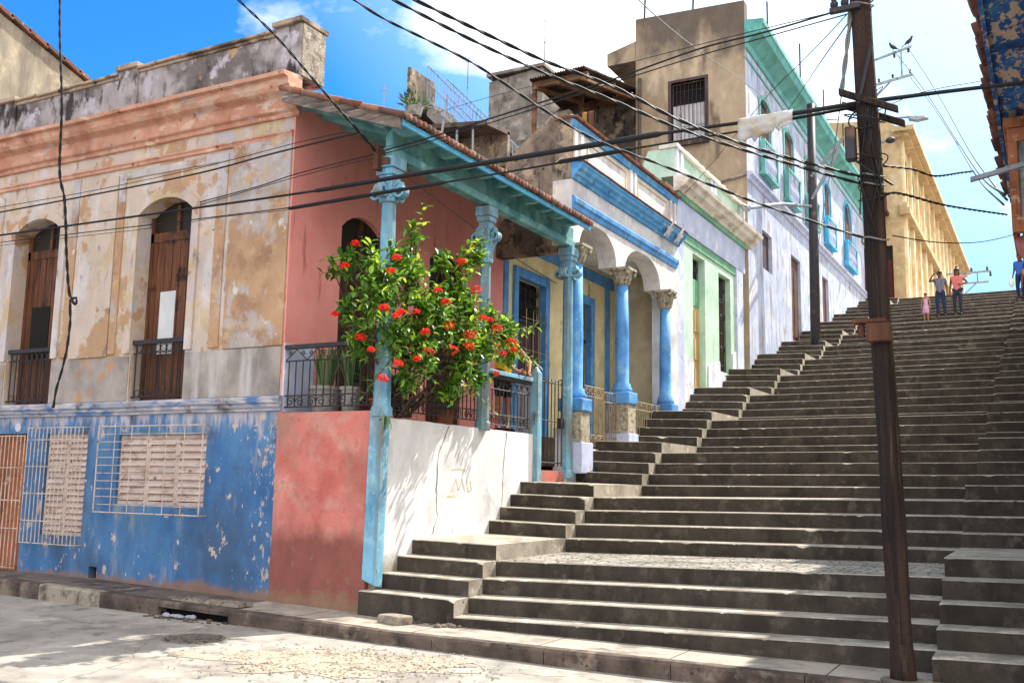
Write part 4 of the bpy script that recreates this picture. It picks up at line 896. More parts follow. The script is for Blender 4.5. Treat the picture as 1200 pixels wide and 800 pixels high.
for y0, y1, zt in ((15.45, 16.6, 5.36), (17.9, 18.72, 5.34)):
    mb = MB(); 
    for a, b, c, d in ((y0 - .12, y0 + .03, 2.25, zt + .15), (y1 - .03, y1 + .14, 2.25, zt + .15), (y0 + .03, y1 - .03, zt - .03, zt + .15)): pbox(mb, 'X', -8.4, a, b, c, d, -.06, .08)
    mb.build('door_surround', m_bluetrim, t, bevel=.008)
    mb = MB().box(-8.56, -8.52, y0, y1, 2.25, zt - .75); n = 4
    for i in range(n): mb.box(-8.52, -8.5, y0 + .05 + i * (y1 - y0 - .1) / n + .015, y0 + .05 + (i + 1) * (y1 - y0 - .1) / n - .015, 2.4, zt - .85)
    o = mb.build('door', m_door2, t)
    MB().box(-8.58, -8.57, y0, y1, zt - .76, zt - .03).build('transom', m_dark, o)
    g = MB(); pbox(g, 'X', -8.4, y0, y1, zt - .8, zt - .74, .08, .15)
    for i in range(5):
        c = y0 + .15 + i * (y1 - y0 - .3) / 4; scroll(g, 'X', -8.4, c, zt - .22, .09, 1, .01, .1); scroll(g, 'X', -8.4, c, zt - .5, .1, -1, .01, .1)
    bars(g, 'X', -8.4, y0 + .06, y1 - .06, zt - .74, zt - .05, 7, (), .007, .1)
    g.build('grille', m_iron, o)
o = MB(); pbox(o, 'X', -8.4, 15.46, 16.59, 2.26, 3.42, .04, .06)
for i in range(9): pbox(o, 'X', -8.4, 15.47 + i * .124, 15.58 + i * .124, 2.28, 3.4, .02, .04)
o.build('lower_door_leaf', m_greydoor, t)
def column(y, zb, zc, zt, r, plinth):
    mb = MB().lathe((WX, y, 0), [(r * 1.5, zb), (r * 1.5, zb + .06), (r * 1.3, zb + .1), (r * 1.25, zb + .15), (r, zb + .18), (r * 1.02, zb + 1.0), (r * .86, zc)], 20)
    o = mb.build('column', m_bluetrim, t, smooth=True)
    for p in o.data.polygons:
        if len(p.vertices) > 4: p.use_smooth = False
    mb = MB().lathe((WX, y, 0), [(r * .9, zc), (r * 1.05, zc + .02), (r * 1.0, zc + .06), (r * 1.25, zc + .14), (r * 1.3, zc + .2), (r * 1.6, zt - .05)], 16)
    for ring, (zz0, rr, hh) in enumerate(((zc + .03, r * 1.05, .13), (zc + .12, r * 1.2, .14))):
        for k in range(10):
            a = 2 * math.pi * (k + ring * .5) / 10; d = Vector((math.cos(a), math.sin(a), 0)); s = Vector((-d.y, d.x, 0)) * .028; c = Vector((WX, y, zz0)) + d * rr * .95
            mb.prism([c - s, c + s, c + s * .7 + d * .035 + Vector((0, 0, hh)), c - s * .7 + d * .035 + Vector((0, 0, hh))], d * .02)
    for sx_ in (-1, 1):
        for sy_ in (-1, 1): mb.ball((WX + sx_ * r * 1.35, y + sy_ * r * 1.35, zt - .1), .05, 8, 5)
    mb.box(WX - r * 1.7, WX + r * 1.7, y - r * 1.7, y + r * 1.7, zt - .05, zt)
    mb.build('capital', m_capital, o)
    if plinth is not None:
        w = r * 1.55; mb = MB().box(WX - w, WX + w, y - w, y + w, plinth, zb - .22)
        mb.build('pedestal', m_capital, o, bevel=.01)
        MB().box(WX - w - .03, WX + w + .03, y - w - .03, y + w + .03, zb - .22, zb - .001).build('pedestal_cap', m_bluetrim, o, bevel=.025, seg=2)
        MB().box(WX - w - .04, WX + w + .04, y - w - .04, y + w + .04, plinth - .5, plinth - .002).build('pedestal_base', m_lav, o, bevel=.012)
column(14.82, 3.02, 5.28, 5.6, .12, 2.3); column(16.83, 3.3, 5.28, 5.6, .125, 2.55); column(19.14, 3.27, 5.22, 5.6, .115, 2.6)
lw = wall('low_wall', m_skirt, t, 'X', WX + .03, [(14.42, .4), (20.0, .4), (20.0, 2.26), (15.3, 2.22), (14.85, 2.24), (14.7, 2.5), (14.42, 2.52)], [], .24)
def iron_panel(y0, y1, z0, z1, nb, scr):
    mb = bars(MB(), 'X', WX, y0, y1, z0, z1, nb, (z0 + .02, z0 + .2, z1 - .17, z1), .009, .02)
    if scr:
        for i in range(4):
            c = y0 + (y1 - y0) * (i + .5) / 4; scroll(mb, 'X', WX, c, z0 + .11, .075, 1, .009, .02); scroll(mb, 'X', WX, c, z1 - .085, .07, -1, .009, .02)
    return mb
iron_panel(15.22, 16.02, 2.26, 3.28, 9, 1).build('railing', m_gold_iron, t)
iron_panel(16.07, 16.6, 2.26, 3.24, 6, 0).build('gate', m_gold_iron, t)
mb = bars(MB(), 'X', WX, 17.1, 18.9, 2.3, 3.2, 15, (2.4, 3.05, 3.2), .009, .02)
for i in range(6): scroll(mb, 'X', WX, 17.3 + i * .28, 3.12, .06, 1, .008, .02)
mb.build('railing', m_gold_iron, t)

# ------------------------------------------------------------------ green house
t = h4 = thing('green_house', 'narrow pale green house with lavender frieze, cream cornice and pillared green parapet', 'house', (-7.8, 23, 3.5))
GX = -7.0; g0, g1 = 20.04, 25.72
holes = [rect(21.25, 22.15, 3.6, 6.88), rect(23.22, 24.22, 4.4, 6.82)]
wall('front_wall', m_green, t, 'X', GX, [(g0, 2.5), (25.2, 2.5), (25.2, 7.2), (g0, 7.2)], holes, .4)
mb = MB(); pbox(mb, 'X', GX, g0 + .002, g0 + .42, 2.6, 7.2, -.06, .01); pbox(mb, 'X', GX, 24.62, 25.2, 2.6, 7.2, -.06, .01); split(mb.build('corner_pilaster', m_lav, t), .008)
wall('skirting', m_skirt, t, 'X', GX + .03, [(20.47, 2.6), (25.2, 3.2), (25.2, 5.2), (24.3, 4.95), (24.25, 4.3), (23.2, 4.3), (23.19, 4.62), (22.3, 4.42), (22.2, 3.5), (21.2, 3.5), (21.19, 4.4), (20.47, 4.5)], [], .025)
d1 = MB().box(GX - .2, GX - .15, 21.25, 22.15, 3.6, 5.75)
for z in (3.8, 4.5, 5.15): pbox(d1, 'X', GX, 21.33, 21.66, z, z + .5, .13, .15); pbox(d1, 'X', GX, 21.74, 22.07, z, z + .5, .13, .15)
o = d1.build('door', m_tan, t)
MB().box(GX - .22, GX - .14, 21.25, 22.15, 5.751, 6.38).build('transom_panel', m_green2, o); MB().box(GX - .22, GX - .2, 21.25, 22.15, 6.385, 6.88).build('transom_window', m_dark, o)
g = MB()
for i in range(5): scroll(g, 'X', GX, 21.4 + .15 * i, 6.62, .09, 1 if i % 2 else -1, .012, .16)
bars(g, 'X', GX, 21.3, 22.1, 6.39, 6.86, 6, (), .008, .16).build('transom_grille', m_iron, o)
o = MB().box(GX - .2, GX - .17, 23.22, 24.22, 4.4, 6.2).build('door', m_door, t); MB().box(GX - .22, GX - .2, 23.22, 24.22, 6.2, 6.82).build('fanlight', m_dark, o)
g = bars(MB(), 'X', GX, 23.28, 24.16, 4.42, 6.8, 8, (4.6, 5.4, 6.18, 6.25, 6.78), .011, .13)
for i in range(4):
    for z in (5.0, 5.8, 6.5): scroll(g, 'X', GX, 23.4 + .22 * i, z, .09, 1, .012, .13)
g.build('grille', m_iron, o)
mb = MB(); pbox(mb, 'X', GX, 20.47, 24.61, 7.0, 7.2, -.03, .01); mb.build('green_band', m_green2, t)
wall('frieze', m_lav, t, 'X', GX + .06, [(g0 - .0, 7.201), (g1 - .3, 7.201), (g1 - .3, 7.86), (g0, 7.86)], [], .4)
mb = MB(); pbox(mb, 'X', GX, g0 + .01, g1 - .28, 7.862, 7.98, -.1, .2); mb.build('green_moulding', m_green2, t)
profile('cornice', m_creamcor, t, 'X', GX, g0 - .05, g1 + .28, [(0, 7.982), (.12, 7.99), (.16, 8.06), (.28, 8.1), (.32, 8.18), (.4, 8.22), (.42, 8.3), (0, 8.345)], 30, .006)
wall('parapet', m_green, t, 'X', GX, [(g0, 8.34), (g1 - .2, 8.34), (g1 - .2, 8.98), (g0, 8.98)], [], .3)
mb = MB()
for y in (20.05, 20.35, 22.55, 22.82, 25.1, 25.35): pbox(mb, 'X', GX, y, y + .15, 8.35, 8.975, -.06, .01)
split(mb.build('parapet_pilaster', m_skirt, t), .006)
mb = MB()
for i in range(26):
    a = g0 - .03 + i * (g1 - g0 - .1) / 26; pbox(mb, 'X', GX, a, a + .205, 8.982, 9.05 + rnd(0, .03), -.09, .34)
mb.build('coping', m_creamcor, t)
wall('side_parapet', m_green, t, 'Y', g0 + .002, [(GX - .301, 7.0), (-7.72, 7.0), (-7.72, 8.7), (-7.6, 8.98), (GX - .301, 8.98)], [], .25)
bx('side_wall', m_party, t, -13, -7.4, g0 + .01, g0 + .25, 2, 8.0)
bx('flat_roof', m_concrete, t, -13, GX - .41, g0 + .26, 25.9, 7.3, 7.5)

m_palegrey = mat('pale_grey_shutter', hx(188, 184, 186), [(hx(150, 146, 150), 6, .55, .06, V)], bump=.15)
# ------------------------------------------------------------------ tall lilac house with a brown flank
t = h5 = thing('tall_house', 'tall pale lilac house with turquoise cornice and balconies and a bare brown flank', 'house', (-8.5, 35, 5))
B0, B1 = 26.0, 45.2; BX = -7.0
up = [(27.5, 28.65), (30.4, 31.6), (33.4, 34.55), (36.5, 37.65)]
holes = [arch(a, b, 10.75, 12.72, 12.9, 6) for a, b in up] + [arch(40.4, 42.1, 10.75, 12.5, 13.25, 12)] + [rect(27.5, 28.6, 7.8, 8.92), rect(31.0, 32.3, 6.2, 8.95), rect(35.8, 36.9, 7.2, 9.2)]
wall('front_wall', m_blfac, t, 'X', BX, [(B0, 3.5), (B1, 3.5), (B1, 13.72), (B0, 13.72)], holes, .45)
wall('flank_wall', m_brown, t, 'Y', B0 - .004, [(-10.24, 4), (BX - .004, 4), (BX - .004, 15.15), (-10.24, 15.28)], [rect(-9.15, -8.15, 11.27, 13.08)], .3)
profile('string_moulding', m_lav, t, 'X', BX, B0 - .03, B1, [(0, 9.95), (.05, 9.97), (.08, 10.05), (.16, 10.1), (.17, 10.16), (0, 10.2)], 30, .004)
profile('cornice', m_turq, t, 'X', BX, B0 - .02, B1 + .3, [(0, 13.722), (.05, 13.75), (.08, 13.9), (.3, 14.08), (.44, 14.16), (.5, 14.32), (.54, 14.36), (.54, 14.5), (0, 14.56)], 40, .006)
mb = MB(); pbox(mb, 'X', BX, B0, B1, 13.45, 13.52, -.03, .01); mb.build('frieze_line', m_turq, t)
y = B0; mb = MB(); ml = MB(); k = 0
while y < B1 - .5:
    pbox(mb, 'X', BX, y, y + .5, 14.54, 15.16, 0.02, .34); pbox(ml, 'X', BX, y + .55, y + 1.9, 14.54, 14.92, .05, .25); y += 1.95
split(ml.build('parapet', m_turq, t)); split(mb.build('parapet_pier', m_lav, t), .01)
bx('flat_roof', m_concrete, t, -10.2, BX - .46, B0 + .3, B1, 14.4, 14.55)
bx('rear_wall', m_brown, t, -10.238, -10.0, B0 + .301, B1 - .21, 4, 14.39)
bx('end_wall', m_yel2, t, -10.2, BX - .46, B1 - .2, B1 - .01, 9, 14.4)
mb = MB().box(-9.15, -8.15, B0 + .1, B0 + .16, 11.27, 12.42)
for i in range(4): mb.box(-9.12 + i * .25, -8.9 + i * .25, B0 + .07, B0 + .1, 11.3, 12.38)
o = mb.build('window', m_palegrey, t)
MB().box(-9.15, -8.15, B0 + .18, B0 + .2, 12.42, 13.08).build('dark_pane', m_dark, o)
MB().box(-9.24, -9.15, B0 - .03, B0 + .1, 11.27, 13.16).box(-8.15, -8.06, B0 - .03, B0 + .1, 11.27, 13.16).box(-9.15, -8.15, B0 - .03, B0 + .1, 13.08, 13.16).box(-9.26, -8.04, B0 - .1, B0 + .1, 11.17, 11.27).build('frame', m_door2, o)
bars(MB(), 'Y', B0, -9.12, -8.18, 11.3, 13.05, 9, (11.75, 12.42, 12.8), .007, .03).build('grille', m_iron, o)
tr = [m_turq, m_turq, m_turq, m_turqblue, m_turqblue]
for i, (a, b) in enumerate(up + [(40.4, 42.1)]):
    zt, zs = (12.9, 12.72) if i < 4 else (13.25, 12.5)
    ou = arch(a - .13, b + .13, 10.6, zs + .06, zt + .14, 8); inn = arch(a - .001, b + .001, 10.6, zs, zt, 8)
    mb = MB(); n = len(ou); vs = []
    for k in list(range(1, n)) + [0]:
        for p, d in ((ou[k], -.01), (ou[k], .03), (inn[k], .03), (inn[k], -.01)): vs.append((BX + d, p[0], p[1]))
    mb.add(vs, [(k * 4 + q, k * 4 + (q + 1) % 4, (k + 1) * 4 + (q + 1) % 4, (k + 1) * 4 + q) for k in range(n - 1) for q in range(4)])
    ob = mb.build('window_surround', tr[i], t)
    bm = bmesh.new(); bm.from_mesh(ob.data); bmesh.ops.recalc_face_normals(bm, faces=bm.faces); bm.to_mesh(ob.data); bm.free()
    mb = MB().box(BX - .1, BX - .06, a, b, 10.75, zs)
    for k in range(4): w = (b - a) / 4; mb.box(BX - .06, BX - .04, a + k * w + .04, a + (k + 1) * w - .04, 10.9, 12.2)
    o = mb.build('window', m_door, t)
    MB().prism([(BX - .08, y_, z_) for y_, z_ in arch(a, b, zs - .4, zs, zt, 8)], (-.02, 0, 0)).build('fanlight', m_glass, o)
    # balcony: slab, turned balusters, rail
    bl = MB(); pbox(bl, 'X', BX, a - .25, b + .25, 10.47, 10.55, -.2, .0); pbox(bl, 'X', BX, a - .25, b + .25, 11.42, 11.5, -.2, -.08)
    for e in (a - .25, b + .1): pbox(bl, 'X', BX, e, e + .1, 10.55, 11.42, -.19, -.09)
    bo = bl.build('balcony', tr[i], t)
    bl = MB(); nb = 6
    for k in range(nb): bl.lathe((BX + .14, a + .02 + (b - a - .04) * (k + .5) / nb, 10.58), [(.05, 0), (.05, .06), (.035, .1), (.07, .3), (.035, .5), (.03, .6), (.05, .76), (.05, .84)], 8)
    bl.build('balusters', m_lav, bo)
mb = MB().box(BX - .14, BX - .11, 27.5, 28.6, 7.8, 8.92); o = mb.build('window', m_door2, t)
mb = MB().box(BX - .14, BX - .1, 31.0, 32.3, 6.2, 8.95); mb.box(BX - .1, BX - .08, 31.1, 31.6, 6.4, 8.6).box(BX - .1, BX - .08, 31.7, 32.2, 6.4, 8.6); o = mb.build('door', m_door, t)
MB().box(BX - .14, BX - .1, 35.8, 36.9, 7.2, 9.2).build('window', m_door, t)
mb = MB().tube([(-10.1, B0 - .06, 9), (-10.1, B0 - .06, 13.4)], .05, 8); mb.build('drain_pipe', m_rust, t)
mb = MB().tube([(-8.3, B0 - .05, 9.9), (-7.6, B0 - .05, 10.0), (BX, B0 - .05, 10.1)], .035, 6); mb.build('overflow_pipe', m_concrete, t)

# ------------------------------------------------------------------ yellow building beyond the top, raked with the hill
t = thing('yellow_building', 'long yellow ochre building with pale pilasters and dark red shutters above the stairs', 'building', (-9, 48, 10))
QX, Q0, Q1 = -5.6, 47.6, 82
def rake(o):
    for v in o.data.vertices:
        k = v.co.y - Q0
        if k > 0: v.co.z += .0 * k
    return o
wn = [rect(48.6 + 2.6 * i, 49.6 + 2.6 * i, 11.0, 13.4) for i in range(13)] + [rect(48.6 + 2.6 * i, 49.6 + 2.6 * i, 15.2, 17.3) for i in range(13)]
rake(wall('side_wall', m_yel2, t, 'X', QX, [(Q0, 8), (Q1, 8), (Q1, 18.1), (Q0, 18.1)], wn, .4))
for i in range(13):
    for z0, z1 in ((11.0, 13.4), (15.2, 17.3)):
        mb = MB(); y = 48.6 + 2.6 * i; mb.box(QX - .12, QX - .07, y, y + 1.0, z0, z1)
        for k in range(2): mb.box(QX - .07, QX - .05, y + .05 + k * .48, y + .47 + k * .48, z0 + .1, z1 - .1)
        rake(mb.build('shutter', m_redwood, t))
mb = MB()
for i in range(14):
    y = 47.62 + 2.6 * i
    for k in (0, 2.02): pbox(mb, 'X', QX, y + k * .0 + .1, y + .6, 9.5, 14.2, -.13, .01) if k == 0 else pbox(mb, 'X', QX, y + .15, y + .5, 14.8, 17.9, -.12, .01)
split(rake(mb.build('pilaster', m_yel2trim, t)))
rake(MB().box(QX - .1, QX + .34, Q0 - .3, Q1, 14.2, 14.5).box(QX - .1, QX + .22, Q0 - .2, Q1, 14.5, 14.78).build('string_ledge', m_yel2, t))
rake(MB().box(QX - .3, QX + .66, Q0 - .5, Q1, 18.1, 18.32).box(QX - .3, QX + .4, Q0 - .3, Q1, 17.9, 18.1).build('eave', m_yel2, t))
wall('end_wall', m_yel2, t, 'Y', Q0 - .004, [(-14, 8), (QX - .004, 8), (QX - .004, 18.4), (-6.2, 18.85), (-14, 19.8)], [rect(-7.5, -6.1, 10.2, 12.85), rect(-7.4, -6.4, 14.4, 15.9)], .4)
MB().box(-7.5, -6.1, Q0 + .15, Q0 + .2, 10.2, 12.2).build('door', m_redwood, t); MB().box(-7.5, -6.1, Q0 + .2, Q0 + .22, 12.2, 12.85).build('fanlight', m_glass, t)
o = MB().box(-7.4, -6.4, Q0 + .15, Q0 + .2, 14.4, 15.9).build('window', m_door, t)
MB().box(-7.6, -6.2, Q0 - .7, Q0 - .01, 14.25, 14.4).box(-7.6, -6.2, Q0 - .7, Q0 - .66, 14.4, 15.2).box(-7.6, -7.56, Q0 - .66, Q0 - .01, 14.4, 15.2).build('balcony', m_door, o)

# ------------------------------------------------------------------ houses on the right of the stairs
def right_house(label, y0, y1, ze, soff, ov=-.46, body=m_cream, oriel=False):
    t = thing('tiled_house', label, 'house', (.4, (y0 + y1) / 2, 0), 'tiled houses on the right of the stairs')
    bx('wall', body, t, .06, 8, y0 + .15, y1 - .02, -.5, ze + .02)
    sl_ = MB().box(ov + .1, .05, y0, y1 - .01, ze - .05, ze + .01).build('soffit', soff, t)
    MB().box(ov + .055, ov + .098, y0, y1 - .01, ze - .1, ze + .03).build('fascia', soff, sl_)
    mb = MB(); y = y0
    while y < y1 - .05:
        for i in range(9):
            xa = ov + .45 * (i + 1) + .04; xb = ov + .45 * i - (.04 if i else .02) + (rnd(-.035, .035) if i == 0 else 0)
            za = ze + .05 + (xa - ov) * .36; zb = ze + .05 + (xb - ov) * .36 + .02; j = rnd(-.02, .02)
            mb.tube([(xa, y + .09 + j, za), (xb, y + .09 + j, zb + rnd(0, .02))], [.075, .095], 8)
        y += .185
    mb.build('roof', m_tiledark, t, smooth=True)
    return t
m_soff = mat('peeling_blue_soffit', hx(34, 84, 150), [(hx(60, 116, 176), 3, .58, .06), (hx(186, 166, 150), 5.5, .535, .015, (1.5, .5, 1)), (hx(196, 176, 160), 13, .6, .015), (hx(20, 60, 120), 2.5, .62, .05)], bump=.4)
m_oriel = mat('peeling_orange_wood', hx(176, 112, 76), [(hx(120, 70, 50), 7, .55, .06, V), (hx(206, 160, 124), 9, .6, .04)], bump=.4)
t = right_house('house with a ragged clay tile eave over a peeling blue soffit, top right', 8.0, 16.4, 6.05, m_soff)
o = MB().box(-.3, .05, 12.4, 12.52, 4.55, 4.72).box(-.3, -.2, 12.4, 12.52, 4.72, 5.62).box(-.3, .05, 12.4, 12.52, 5.62, 5.78).box(-.34, .055, 12.36, 14.2, 5.785, 5.9).box(-.3, -.25, 12.521, 14.1, 4.55, 5.78).build('oriel', m_oriel, t, bevel=.008)
MB().box(-.2, .05, 12.45, 12.48, 4.72, 5.62).build('pane', m_galv, o)
MB().lathe((-.02, 12.75, 4.1), [(.04, 0), (.14, .1), (.24, .28), (.27, .44)], 14).build('corbel', m_pinkbase, o, smooth=True)
right_house('tiled house standing behind the one with the peeling blue soffit', 16.45, 24.4, 7.5, m_party)
right_house('tiled house farthest up on the right side of the stairs', 24.45, 33, 9.1, m_party)

# ------------------------------------------------------------------ roofs and terraces behind the porch and arcade houses
t = thing('rooftop_room', 'bare grey concrete room standing on the roofs behind the arcade house', 'rooftop room', (-13.9, 25.3, 8))
wall('wall', m_concrete, t, 'Y', 25.28, [(-14.8, 8.0), (-12.95, 8.0), (-12.95, 14.05), (-14.8, 13.9)], [rect(-13.86, -13.2, 9.9, 11.5)], 2.0)
MB().box(-13.86, -13.2, 25.42, 25.46, 9.9, 11.5).build('door', m_greydoor, t)
MB().box(-14.86, -12.87, 25.2, 27.4, 14.06, 14.16).build('roof', m_concrete, t)
t = thing('roof_terrace', 'covered roof terrace with a corrugated sheet roof beside the bare brown flank wall', 'terrace', (-11.5, 24, 10))
mb = MB()
n = 44; rows = []
for j, (yy, zz_) in enumerate(((22.4, 12.35), (26.5, 13.2))):
    rows.append([(-11.86 + 1.62 * i / n - (yy - 22.4) * .26 * (1 - i / n), yy, zz_ + .05 * (i % 2) + .06 * i / n) for i in range(n + 1)])
mb.add(rows[0] + rows[1], [(i, i + 1, n + 2 + i, n + 1 + i) for i in range(n)])
mb.add([(x, y, z - .03) for x, y, z in rows[0] + rows[1]], [(n + 1 + i, n + 2 + i, i + 1, i) for i in range(n)])
mb.build('corrugated_roof', m_rust, t)
mb = MB()
for yy, zz_ in ((22.6, 12.34), (24.4, 12.72), (26.2, 13.08)): mb.box(-11.9, -10.26, yy, yy + .12, zz_ - .14, zz_ + .02)
for xx in (-11.8, -11.1, -10.4): mb.prism([(xx, 22.5, 12.1), (xx + .1, 22.5, 12.1), (xx + .1, 22.5, 12.2), (xx, 22.5, 12.2)], (0, 3.9, .8))
split(mb.build('beam', m_wood, t))
mb = MB().box(-11.88, -11.78, 22.6, 22.7, 7.5, 12.2).box(-11.7, -11.58, 25.2, 25.3, 10.5, 13.2); split(mb.build('post', m_wood, t))
bx('terrace_floor', m_concrete, t, -13.2, -10.26, 21.9, 26.6, 10.2, 10.5)
bx('rear_wall', m_party, t, -13.2, -10.25, 26.5, 26.6, 10.5, 13.25)
bx('low_wall', m_concrete, t, -13.2, -11.1, 23.3, 23.5, 10.5, 11.7)
bx('support_wall', m_party, t, -13.2, -10.26, 22.5, 22.7, 6.5, 10.2)
MB().prism([(-11.15, 25.99, 14.0), (-10.25, 25.99, 14.0), (-10.25, 25.99, 14.6), (-11.15, 25.99, 14.38)], (0, 3, 0)).build('roof_slab', m_brown, t)
g = bars(MB(), 'Y', 23.2, -11.1, -10.28, 10.5, 11.45, 9, (10.6, 11.45), .014, 0); g.build('railing', m_iron, t)
m_dullyel, m_dullbrown = cloth('dull_yellow_cotton', hx(150, 120, 60)), cloth('dull_brown_cotton', hx(110, 70, 52))
for i, (m_, lab) in enumerate(((m_whitecloth, 'white cloth drying on the terrace railing'), (m_navy, 'dark navy cloth drying on the terrace railing'), (m_dullyel, 'yellow cloth drying on the terrace railing'), (m_dullbrown, 'rust brown cloth drying on the terrace railing'))):
    x = -11.05 + i * .2; vs = [(x + .16 * a / 4, 23.12 + .03 * math.sin(a * 1.9 + i), z) for z in (11.47, 11.15, 10.8) for a in range(5)]
    mb = MB().add(vs, [(r * 5 + a, r * 5 + a + 1, r * 5 + a + 6, r * 5 + a + 5) for r in range(2) for a in range(4)]); ob = mb.build('hanging_cloth', m_, smooth=True)
    sm = ob.modifiers.new('thick', 'SOLIDIFY'); sm.thickness = .008; tag(ob, lab, 'laundry', 'laundry on the terrace railing')
t = thing('outside_stair', 'grey railed concrete stair climbing to the rooftop room', 'staircase', (-11, 18.6, 7.5))
mb = MB(); SA, SB = Vector((-12.35, 18.7, 10.35)), Vector((-10.05, 18.7, 8.0))
for i in range(14):
    q = SA.lerp(SB, (i + .5) / 14); mb.box(q.x - .09, q.x + .09, 18.3, 19.1, q.z - .28, q.z)
mb.build('steps', m_concrete, t)
MB().prism([SA + Vector((0, -.42, 0)), SB + Vector((0, -.42, 0)), SB + Vector((0, -.42, -.35)), SA + Vector((0, -.42, -.35))], (0, .06, 0)).build('stringer', m_concrete, t)
mb = MB()
for yy in (18.26, 19.1):
    for h in (.05, .45, .85): mb.tube([SA + Vector((0, yy - 18.7, h)), SB + Vector((0, yy - 18.7, h))], .016, 5)
    for i in range(25): q = SA.lerp(SB, i / 24); mb.tube([(q.x, yy, q.z), (q.x, yy, q.z + .85)], .009, 4)
mb.build('railing', m_galv, t)
bx('landing_slab', m_concrete, t, -12.95, -12.3, 18.3, 19.4, 10.2, 10.35)
bx('landing_wall', m_party, t, -12.95, -12.88, 18.3, 19.4, 8, 11.3)
t = thing('lean_to', 'small lean-to with a thin slab roof on two pipe posts, under the outside stair', 'lean-to', (-11, 18, 7))
MB().prism([(-12.6, 17.2, 9.3), (-10.1, 17.2, 9.05), (-10.1, 17.2, 9.15), (-12.6, 17.2, 9.4)], (0, 1.05, .1)).build('roof', m_rust, t)
MB().tube([(-10.9, 17.3, 6.8), (-10.9, 17.3, 9.1)], .03, 6).tube([(-10.5, 17.3, 6.8), (-10.5, 17.3, 9.1)], .025, 6).build('pipe_posts', m_galv, t)
bx('back_wall', m_party, t, -12.6, -10.1, 18.1, 18.2, 6.8, 9.2)
t = thing('tin_shed', 'low shed with a buckled dark corrugated roof showing over the tiled eave', 'shed', (-12.5, 16, 6.6))
mb = MB(); n = 26; pts = [(-13.9 + 2.3 * i / n, 9.05 + .55 * math.sin(math.pi * min(1, i / n * 1.15)) - .35 * i / n + .03 * (i % 2)) for i in range(n + 1)]
for y0, y1 in ((15.8, 17.9),):
    for dz in (0, -.04): mb.add([(x, y0, z + dz) for x, z in pts] + [(x, y1, z + .15 + dz) for x, z in pts], [(i, i + 1, n + 2 + i, n + 1 + i) for i in range(n)])
mb.build('roof', m_rust, t); bx('wall', m_party, t, -13.8, -11.7, 15.95, 17.8, 6.4, 8.85)
t = thing('potted_bush', 'small ragged bush in a tub on the roof by the tin shed', 'potted plant', (-11.9, 17, 8.8))
MB().lathe((-11.75, 16.9, 9.4), [(.15, 0), (.2, .2)], 12).build('tub', m_pot2, t); mb = MB()
for i in range(160):
    u = Vector((random.gauss(0, 1), random.gauss(0, 1), abs(random.gauss(0, 1)))).normalized(); p = Vector((-11.75, 16.9, 9.58)) + u * rnd(.05, .42); s = u.orthogonal().normalized() * .02; mb.add([p - s, p + s, p + u * .13], [(0, 1, 2)])
mb.build('leaves', m_leafpot, t)
def mast(label, x, y, z0, z1, els, lean=0, r=.016, stays=False, m=m_galv):
    t = thing('antenna_mast' if els else 'pole_on_roof', label, 'antenna' if els else 'pole', (x, y, z0))
    MB().tube([(x, y, z0), (x + lean, y, z1)], r, 5).build('mast', m, t)
    if els:
        mb = MB()
        for dz, w, ang in els: mb.tube([(x + lean - w * math.cos(ang), y - w * math.sin(ang), z1 - dz + .04), (x + lean + w * math.cos(ang), y + w * math.sin(ang), z1 - dz)], .008, 4)
        mb.build('elements', m, t)
    if stays:
        MB().tube([(x, y, z1 - .9), (x - .9, y, z0)], .009, 4).tube([(x, y, z1 - .9), (x + .55, y, z0 - .1)], .009, 4).tube([(x, y, z1 - .8), (x + 1.3, y + .3, z0 + .3)], .007, 4).build('stays', m, t)
mast('tall television antenna with crossed rods and stays on the rooftop room', -13.04, 25.58, 14.07, 15.9, [(0, .55, .2), (.25, .35, 1.2), (.42, .6, .25)], stays=True, m=m_metalpole)
mast('short antenna rod beside the outside stair', -12.45, 20.2, 11.0, 12.15, [(0, .18, 0), (.08, .12, .5)])
mast('bare rod at the left corner of the rooftop room', -14.74, 25.33, 13.95, 14.83, [], r=.013)
mast('bare rod on the middle of the rooftop room', -13.86, 25.33, 14.07, 15.27, [], r=.013)
mast('leaning pale pipe standing on the tiled eave of the porch house', -8.7, 13.2, 6.7, 7.95, [], lean=.18, r=.02)
mast('thin bent rod hoop rising behind the tiled eave', -9.9, 13.2, 6.6, 8.35, [(.1, .12, 0)], lean=.1, r=.012)
for i, (y, z, lab) in enumerate(((29, 15.9, 'nearest thin rod on the parapet of the tall lilac house'), (33.5, 16.4, 'second thin rod on the parapet of the tall lilac house'), (37.5, 16.2, 'third thin rod with a bracket on the parapet of the tall lilac house'), (41.5, 16.2, 'farthest thin rod on the parapet of the tall lilac house'))):
    o = MB().tube([(-7.1, y, 14.6), (-7.1, y, z + .6)], .03, 5)
    if i == 2: o.tube([(-7.1, y, 15.6), (-6.6, y, 15.5)], .025, 4)
    tag(o.build('parapet_rod', m_metalpole), lab, 'rod', 'rods on the parapet of the tall house')
for i, (x, lab) in enumerate(((-10.1, 'left thin pole on top of the brown flank wall'), (-8.6, 'right thin pole on top of the brown flank wall'))):
    tag(MB().tube([(x, 26.3, 15.1), (x + .1, 26.3, 17.5)], .03, 5).build('roof_rod', m_metalpole), lab, 'rod', 'rods on top of the brown flank')

